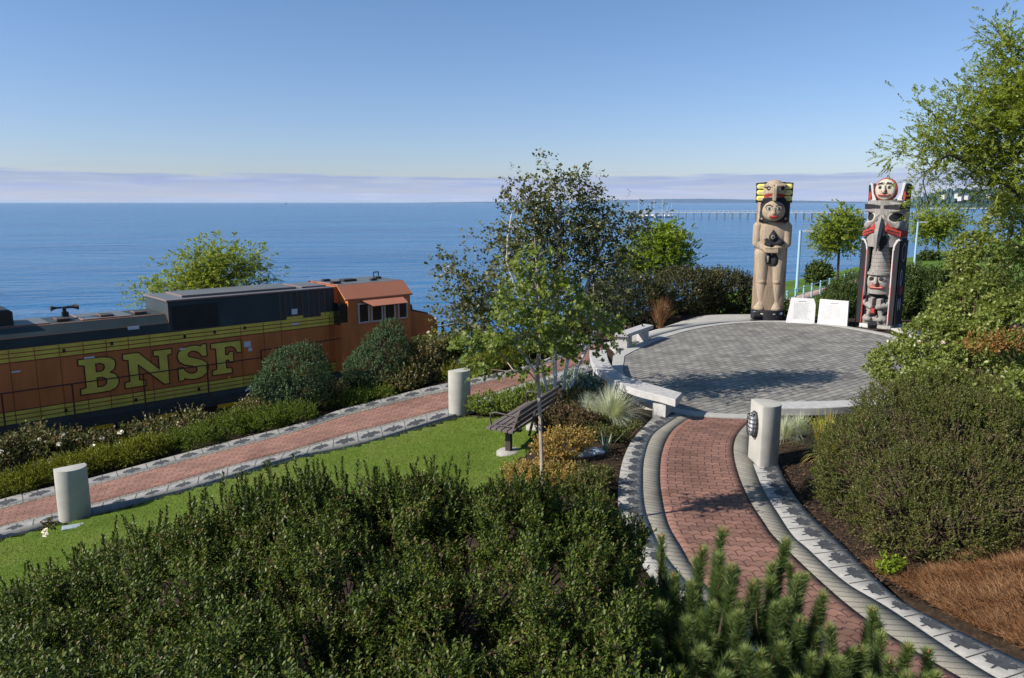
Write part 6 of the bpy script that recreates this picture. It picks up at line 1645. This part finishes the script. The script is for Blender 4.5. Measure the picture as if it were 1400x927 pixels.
# bare fallen branch by the red and black pole
fb = G(1262, 450); br = thing("fallen_branch", "bare pale branch lying on the soil right of the red and black pole", "branch", fb)
mb = MB()
for pts in ([(1240,443.5),(1256,447),(1266,449)], [(1262,449),(1263,440),(1261.5,432)], [(1266,432),(1280,438),(1290,441)]):
    mb.tube([tuple(at(x, y, fb[1] + (.3 if y < 440 else .05)) - fb) for x, y in pts], [.03, .025, .012], 6)
mb.build("stick", mat("bare_wood", (.42, .36, .29), .8, .2), br)

def dry_mound():
    rng = np.random.default_rng(7)
    pl = np.array([G(x, y)[:2] for x, y in [(1180,772),(1225,800),(1290,838),(1350,868),(1440,905),(1520,870),(1480,760),(1400,745),(1320,768),(1260,790),(1215,778)]])
    org = np.array([*pl.mean(0), 0.0]); org[2] = t1(org[0], org[1])
    t = thing("dry_mound", "mound of dry rust brown needles spilling onto the leaf slabs", "dry grass", org)
    P = poly_points(pl, 26000, rng); d, _ = seg_dist(P, pl)
    hgt = .16 * np.clip(d / .5, 0, 1) ** .7 * (1 + .5 * lump(np.c_[P, np.zeros(len(P))], .6, 4))
    z = T(P[:, 0], P[:, 1]) + np.maximum(0, hgt) * rng.uniform(.3, 1, len(P)) + .02
    ang = np.radians(150) + rng.normal(0, .95, len(P)); el = np.abs(rng.normal(.5, .3, len(P)))
    D = np.stack([np.cos(ang) * np.cos(el), np.sin(ang) * np.cos(el), np.sin(el)], 1)
    V, F = leaf_geo(np.c_[P, z], D, rng.normal(size=(len(P), 3)), rng.uniform(.06, .17, len(P)), rng.uniform(.003, .007, len(P)), "blade")
    nmesh("needles", V - org, F, ML_dry, t, tint=np.clip(rng.beta(2, 2, len(F)) + lump(np.c_[P, z], .4, 6) * .3, 0, 1))
dry_mound()
# leaf litter and bark chips on the beds
def litter():
    rng = np.random.default_rng(9); polys = []
    for px in ([(1065,605),(1075,660),(1110,715),(1180,780),(1230,800),(1300,770),(1180,600),(1120,585)], [(740,640),(850,700),(860,640),(880,590),(840,570),(740,560)], [(1030,436),(1080,440),(1160,445),(1250,460),(1260,445),(1160,438),(1080,434)], [(1180,775),(1225,806),(1300,842),(1400,880),(1400,820),(1300,800),(1240,780)]):
        polys.append(np.array([G(x, y)[:2] for x, y in px]))
    P = np.vstack([poly_points(p, n, rng) for p, n in zip(polys, (9000, 7000, 3000, 5000))])
    n = len(P); z = T(P[:, 0], P[:, 1]) + rng.uniform(.004, .03, n); a = rng.uniform(0, 6.3, n)
    D = np.stack([np.cos(a), np.sin(a), rng.normal(0, .3, n)], 1)
    V, F = leaf_geo(np.c_[P, z], D, np.array([0, 0, 1.]) + rng.normal(0, .5, (n, 3)), rng.uniform(.015, .06, n), rng.uniform(.006, .02, n), "rhomb", .1)
    m = leaf_mat("bark_chip", [(.025, .016, .011), (.05, .032, .022), (.09, .06, .04), (.17, .10, .06)], 0, .9, .15)
    tag(nmesh("mulch", V, F, m, tint=rng.beta(1.4, 2.2, n)), "dark bark mulch and leaf litter on the planting beds", "mulch", kind="stuff")
litter()

# ------------------------------------------------------------------ foreground: broad dark shrub and dwarf pine
def crest(px): return float(np.interp(px, [-60,0,60,100,150,230,300,380,460,540,600,680,740,800,840,870,900,925,960], [838,820,778,756,742,712,680,652,646,650,644,660,660,670,690,726,772,818,870]))
fbl = []; rng = np.random.default_rng(21)
for px in range(-80, 960, 58):
    c = crest(px); y = c + 34
    rows = 0
    while y < 1010:
        f = (y - c) / (960 - c); Y = 6.7 - 3.1 * min(1, max(0, f)) ** .85 - .25 * (px > 700) + rng.uniform(-.12, .12)
        r = 46 * (6.7 / Y) ** .9 * rng.uniform(.8, 1.12) * .55
        lo = float(lump(np.array([[px / 150., y / 120., 0.]]), 1.6, 77)[0]); yy = y + r * .35 + rng.uniform(-4, 6) + (26 * max(0, -lo) if rows else 0); Y += .55 * max(-.4, -lo) * (1 if rows else .2)
        fbl.append(B(px + rng.uniform(-16, 16), yy, Y, r * 1.15, r, .36 * rng.uniform(.8, 1.2)))
        y += r * .95; rows += 1
for a in [(560,700,6.2,75,40),(420,720,6.0,80,45),(280,760,5.8,80,45),(140,800,5.6,80,45),(700,720,6.1,75,42),(800,740,5.9,60,42),(830,800,5.2,50,40)]: fbl.append(B(*a))
tf = shrub("front_shrub", "broad dark green leafy shrub filling the bottom left foreground", "shrub", fbl, ML_front, 21000, .17, 17, .031, .0125, splay=55, seed=110, up=.9, out=.5, rnd=.38, depth=.16, gap=.80, gscale=.8, stems=70, core=11000, thin=lambda P: lump(P, .9, 41) > np.interp(P[:, 1], [3.4, 4.8, 5.7, 6.3], [.45, .22, -.05, -2]))
# taller leading shoots along the crest
def leaders(t, n, seed, m, part):
    rng = np.random.default_rng(seed); org = np.array(t.location); px = np.repeat(rng.uniform(-20, 860, n // 3), 3) + rng.normal(0, 7, n // 3 * 3); P = []; D = []; Ls = []
    for x in px:
        c = crest(x); Y = 6.5 - .25 * (x > 700) + rng.uniform(-.5, .15); P.append(at(x, c + rng.uniform(10, 60), Y)); D.append([rng.normal(0, .2), rng.normal(0, .15), 1]); Ls.append(rng.uniform(.12, .26))
    a = shoots(np.array(P), np.array(D), np.array(Ls), 44, .036, .0135, 46, t0=.0, rng=rng); V, F = leaf_geo(*a[:3], a[3], a[4], "oval", .25)
    nmesh(part, V - org, F, m, t, tint=rng.beta(2, 2, len(F)))
leaders(tf, 480, 5, ML_front, "leading_shoots")

def pine(name, label, tips, base, seed, group):
    """dwarf pine: upright brushes of needles; tips = (px, py, Y, length m, thick)"""
    rng = np.random.default_rng(seed); org = np.array([*base[:2], t1(*base[:2])]); t = thing(name, label, "pine", org, 0, group)
    nP, nD, nL, tint, tP, tD, tL = [], [], [], [], [], [], []; lines = []; buds = []
    allt = [(at(px, py, Y), L, kk, True) for (px, py, Y, L, kk) in tips]
    for (px, py, Y, L, kk) in tips:
        for q in range(4):
            a_ = rng.uniform(0, 6.3); r_ = rng.uniform(.08, .17); allt.append((at(px, py, Y) + np.array([r_ * math.cos(a_), r_ * math.sin(a_), -rng.uniform(.14, .40)]), L * rng.uniform(.45, .7), kk * .85, False))
    for (tip, L, kk, lead) in allt:
        L = L * 1.25;  root = org + np.array([0, 0, .1]); low = tip - np.array([rng.normal(0, .06), rng.normal(0, .06), L])
        low = low + (root - low) * .15
        ctrl_ = (low + tip) / 2 + np.array([rng.normal(0, .03), rng.normal(0, .03), -.02])
        s = np.linspace(0, 1, 60)[:, None]; cur = (1-s)**2 * low + 2*s*(1-s) * ctrl_ + s*s * tip; tan = unit(np.gradient(cur, axis=0))
        lines.append(([root, (root + low) / 2 - np.array([0, 0, .05]), low, ctrl_, tip], [.02, .016, .012, .009, .005]))
        n = int(1250 * L / .45 * kk); i = rng.integers(0, 58, n); p = cur[i] + rng.normal(0, .003, (n, 3)); d = tan[i]
        A = unit(np.cross(d, rng.normal(size=(n, 3)))); sp_ = rng.uniform(.5, 1.05, n)[:, None]
        nP.append(p); nD.append(d * np.cos(sp_) + A * np.sin(sp_)); nL.append(rng.uniform(.065, .105, n)); tint.append(np.clip(rng.beta(2, 2, n) * .8 + .25 * (i / 58) ** 2, 0, 1))
        m = int(260 * kk); A = unit(np.cross(np.repeat(tan[-1:], m, 0), rng.normal(size=(m, 3)))); sp_ = np.abs(rng.normal(.5, .28, m))[:, None]
        tP.append(np.repeat(tip[None], m, 0) - tan[-1] * rng.uniform(0, .05, m)[:, None]); tD.append(tan[-1][None] * np.cos(sp_) + A * np.sin(sp_)); tL.append(rng.uniform(.045, .08, m))
        if lead: buds.append((tip, tan[-1]))
    P, D, L, ti = map(np.concatenate, (nP, nD, nL, tint))
    V, F = leaf_geo(P, D, rng.normal(size=P.shape), L, np.full(len(P), .0044), "blade"); nmesh("needles", V - org, F, ML_pine, t, tint=ti)
    P, D, L = map(np.concatenate, (tP, tD, tL))
    V, F = leaf_geo(P, D, rng.normal(size=P.shape), L, np.full(len(P), .0036), "blade"); nmesh("young_needles", V - org, F, ML_pinetip, t, tint=rng.random(len(P)))
    stem_mesh("branches", t, M_twig, lines, org, 5)
    for b, d in buds[:7]:
        for k in range(3):
            q = b - org + rng.normal(0, .006, 3); e = q + (d + rng.normal(0, .2, 3)) * rng.uniform(.02, .035); mb = MB(); mb.tube([q, (q + e)/2, e], [.006, .0065, .001], 6); mb.build("bud", M_bud, t, smooth=True)
    return t
gP = "dwarf pines in the foreground"
pine("dwarf_pine", "dwarf pine with upright needle brushes in front of the brick path, left clump", 
     [(988,728,5.2,.42,1.2),(962,752,5.3,.40,1),(1000,778,5.0,.40,1.1),(905,735,5.5,.34,.7),(922,790,5.2,.35,.9),(945,800,5.0,.4,1),(1030,800,4.95,.34,.9),(975,830,4.7,.4,1.1),(1010,842,4.6,.38,1.1),(940,850,4.6,.4,1),(905,830,4.9,.4,1),(900,880,4.5,.4,1),(960,890,4.4,.4,1),(1020,890,4.4,.4,1),(870,900,4.5,.36,1),(930,920,4.2,.4,1),(990,925,4.2,.4,1)], on_z(960,960,.5), 31, gP)
pine("dwarf_pine", "dwarf pine with the tallest bright tipped brush at the middle of the foreground path", 
     [(1075,742,5.1,.46,1.3),(1055,775,5.05,.36,.9),(1100,790,5.0,.36,1),(1125,815,4.9,.34,1),(1060,830,4.8,.4,1.1),(1095,850,4.7,.4,1.1),(1135,860,4.6,.34,1),(1070,885,4.5,.4,1.1),(1110,900,4.45,.4,1.1),(1150,905,4.4,.34,1),(1045,915,4.3,.4,1),(1165,890,4.6,.3,.8)], on_z(1090,950,.45), 32, gP)
pine("dwarf_pine", "dwarf pine with pink buds at the bottom edge near the lower right path", 
     [(1193,836,4.9,.42,1.2),(1243,886,4.6,.36,1.3),(1268,892,4.6,.34,1.2),(1180,890,4.6,.36,1),(1215,905,4.5,.36,1.1),(1205,870,4.75,.34,1),(1240,925,4.3,.36,1),(1190,930,4.3,.34,1),(1280,925,4.4,.3,.9)], on_z(1225,965,.4), 33, gP)
# white rose spray and a fallen yellow flower at the bollard
t = shrub("rose_spray", "thin white rose spray standing in the lawn beside the nearest bollard", "rose", [B(70,718,9.9,7,5)], ML_rose, 16, .10, 5, .05, .03, seed=130, stems=0)
blossoms(t, [B(69,731,9.6,6,4)], 2, ML_petal, .045, 190)

# ------------------------------------------------------------------ sea air between here and the far shore
hm = bpy.data.materials.new("sea_haze"); hm.use_nodes = True; hm.node_tree.nodes.clear()
ho = hm.node_tree.nodes.new("ShaderNodeOutputMaterial"); hv_ = hm.node_tree.nodes.new("ShaderNodeVolumePrincipled")
hv_.inputs["Color"].default_value = (.62, .80, 1.0, 1); hv_.inputs["Density"].default_value = 0.000012; hv_.inputs["Anisotropy"].default_value = 0.1
hm.node_tree.links.new(hv_.outputs[0], ho.inputs["Volume"])
mb = MB(); mb.box((-61000, -500, -12), (61000, 61000, 62)); hz = mb.build("haze", hm)
tag(hz, kind="stuff")
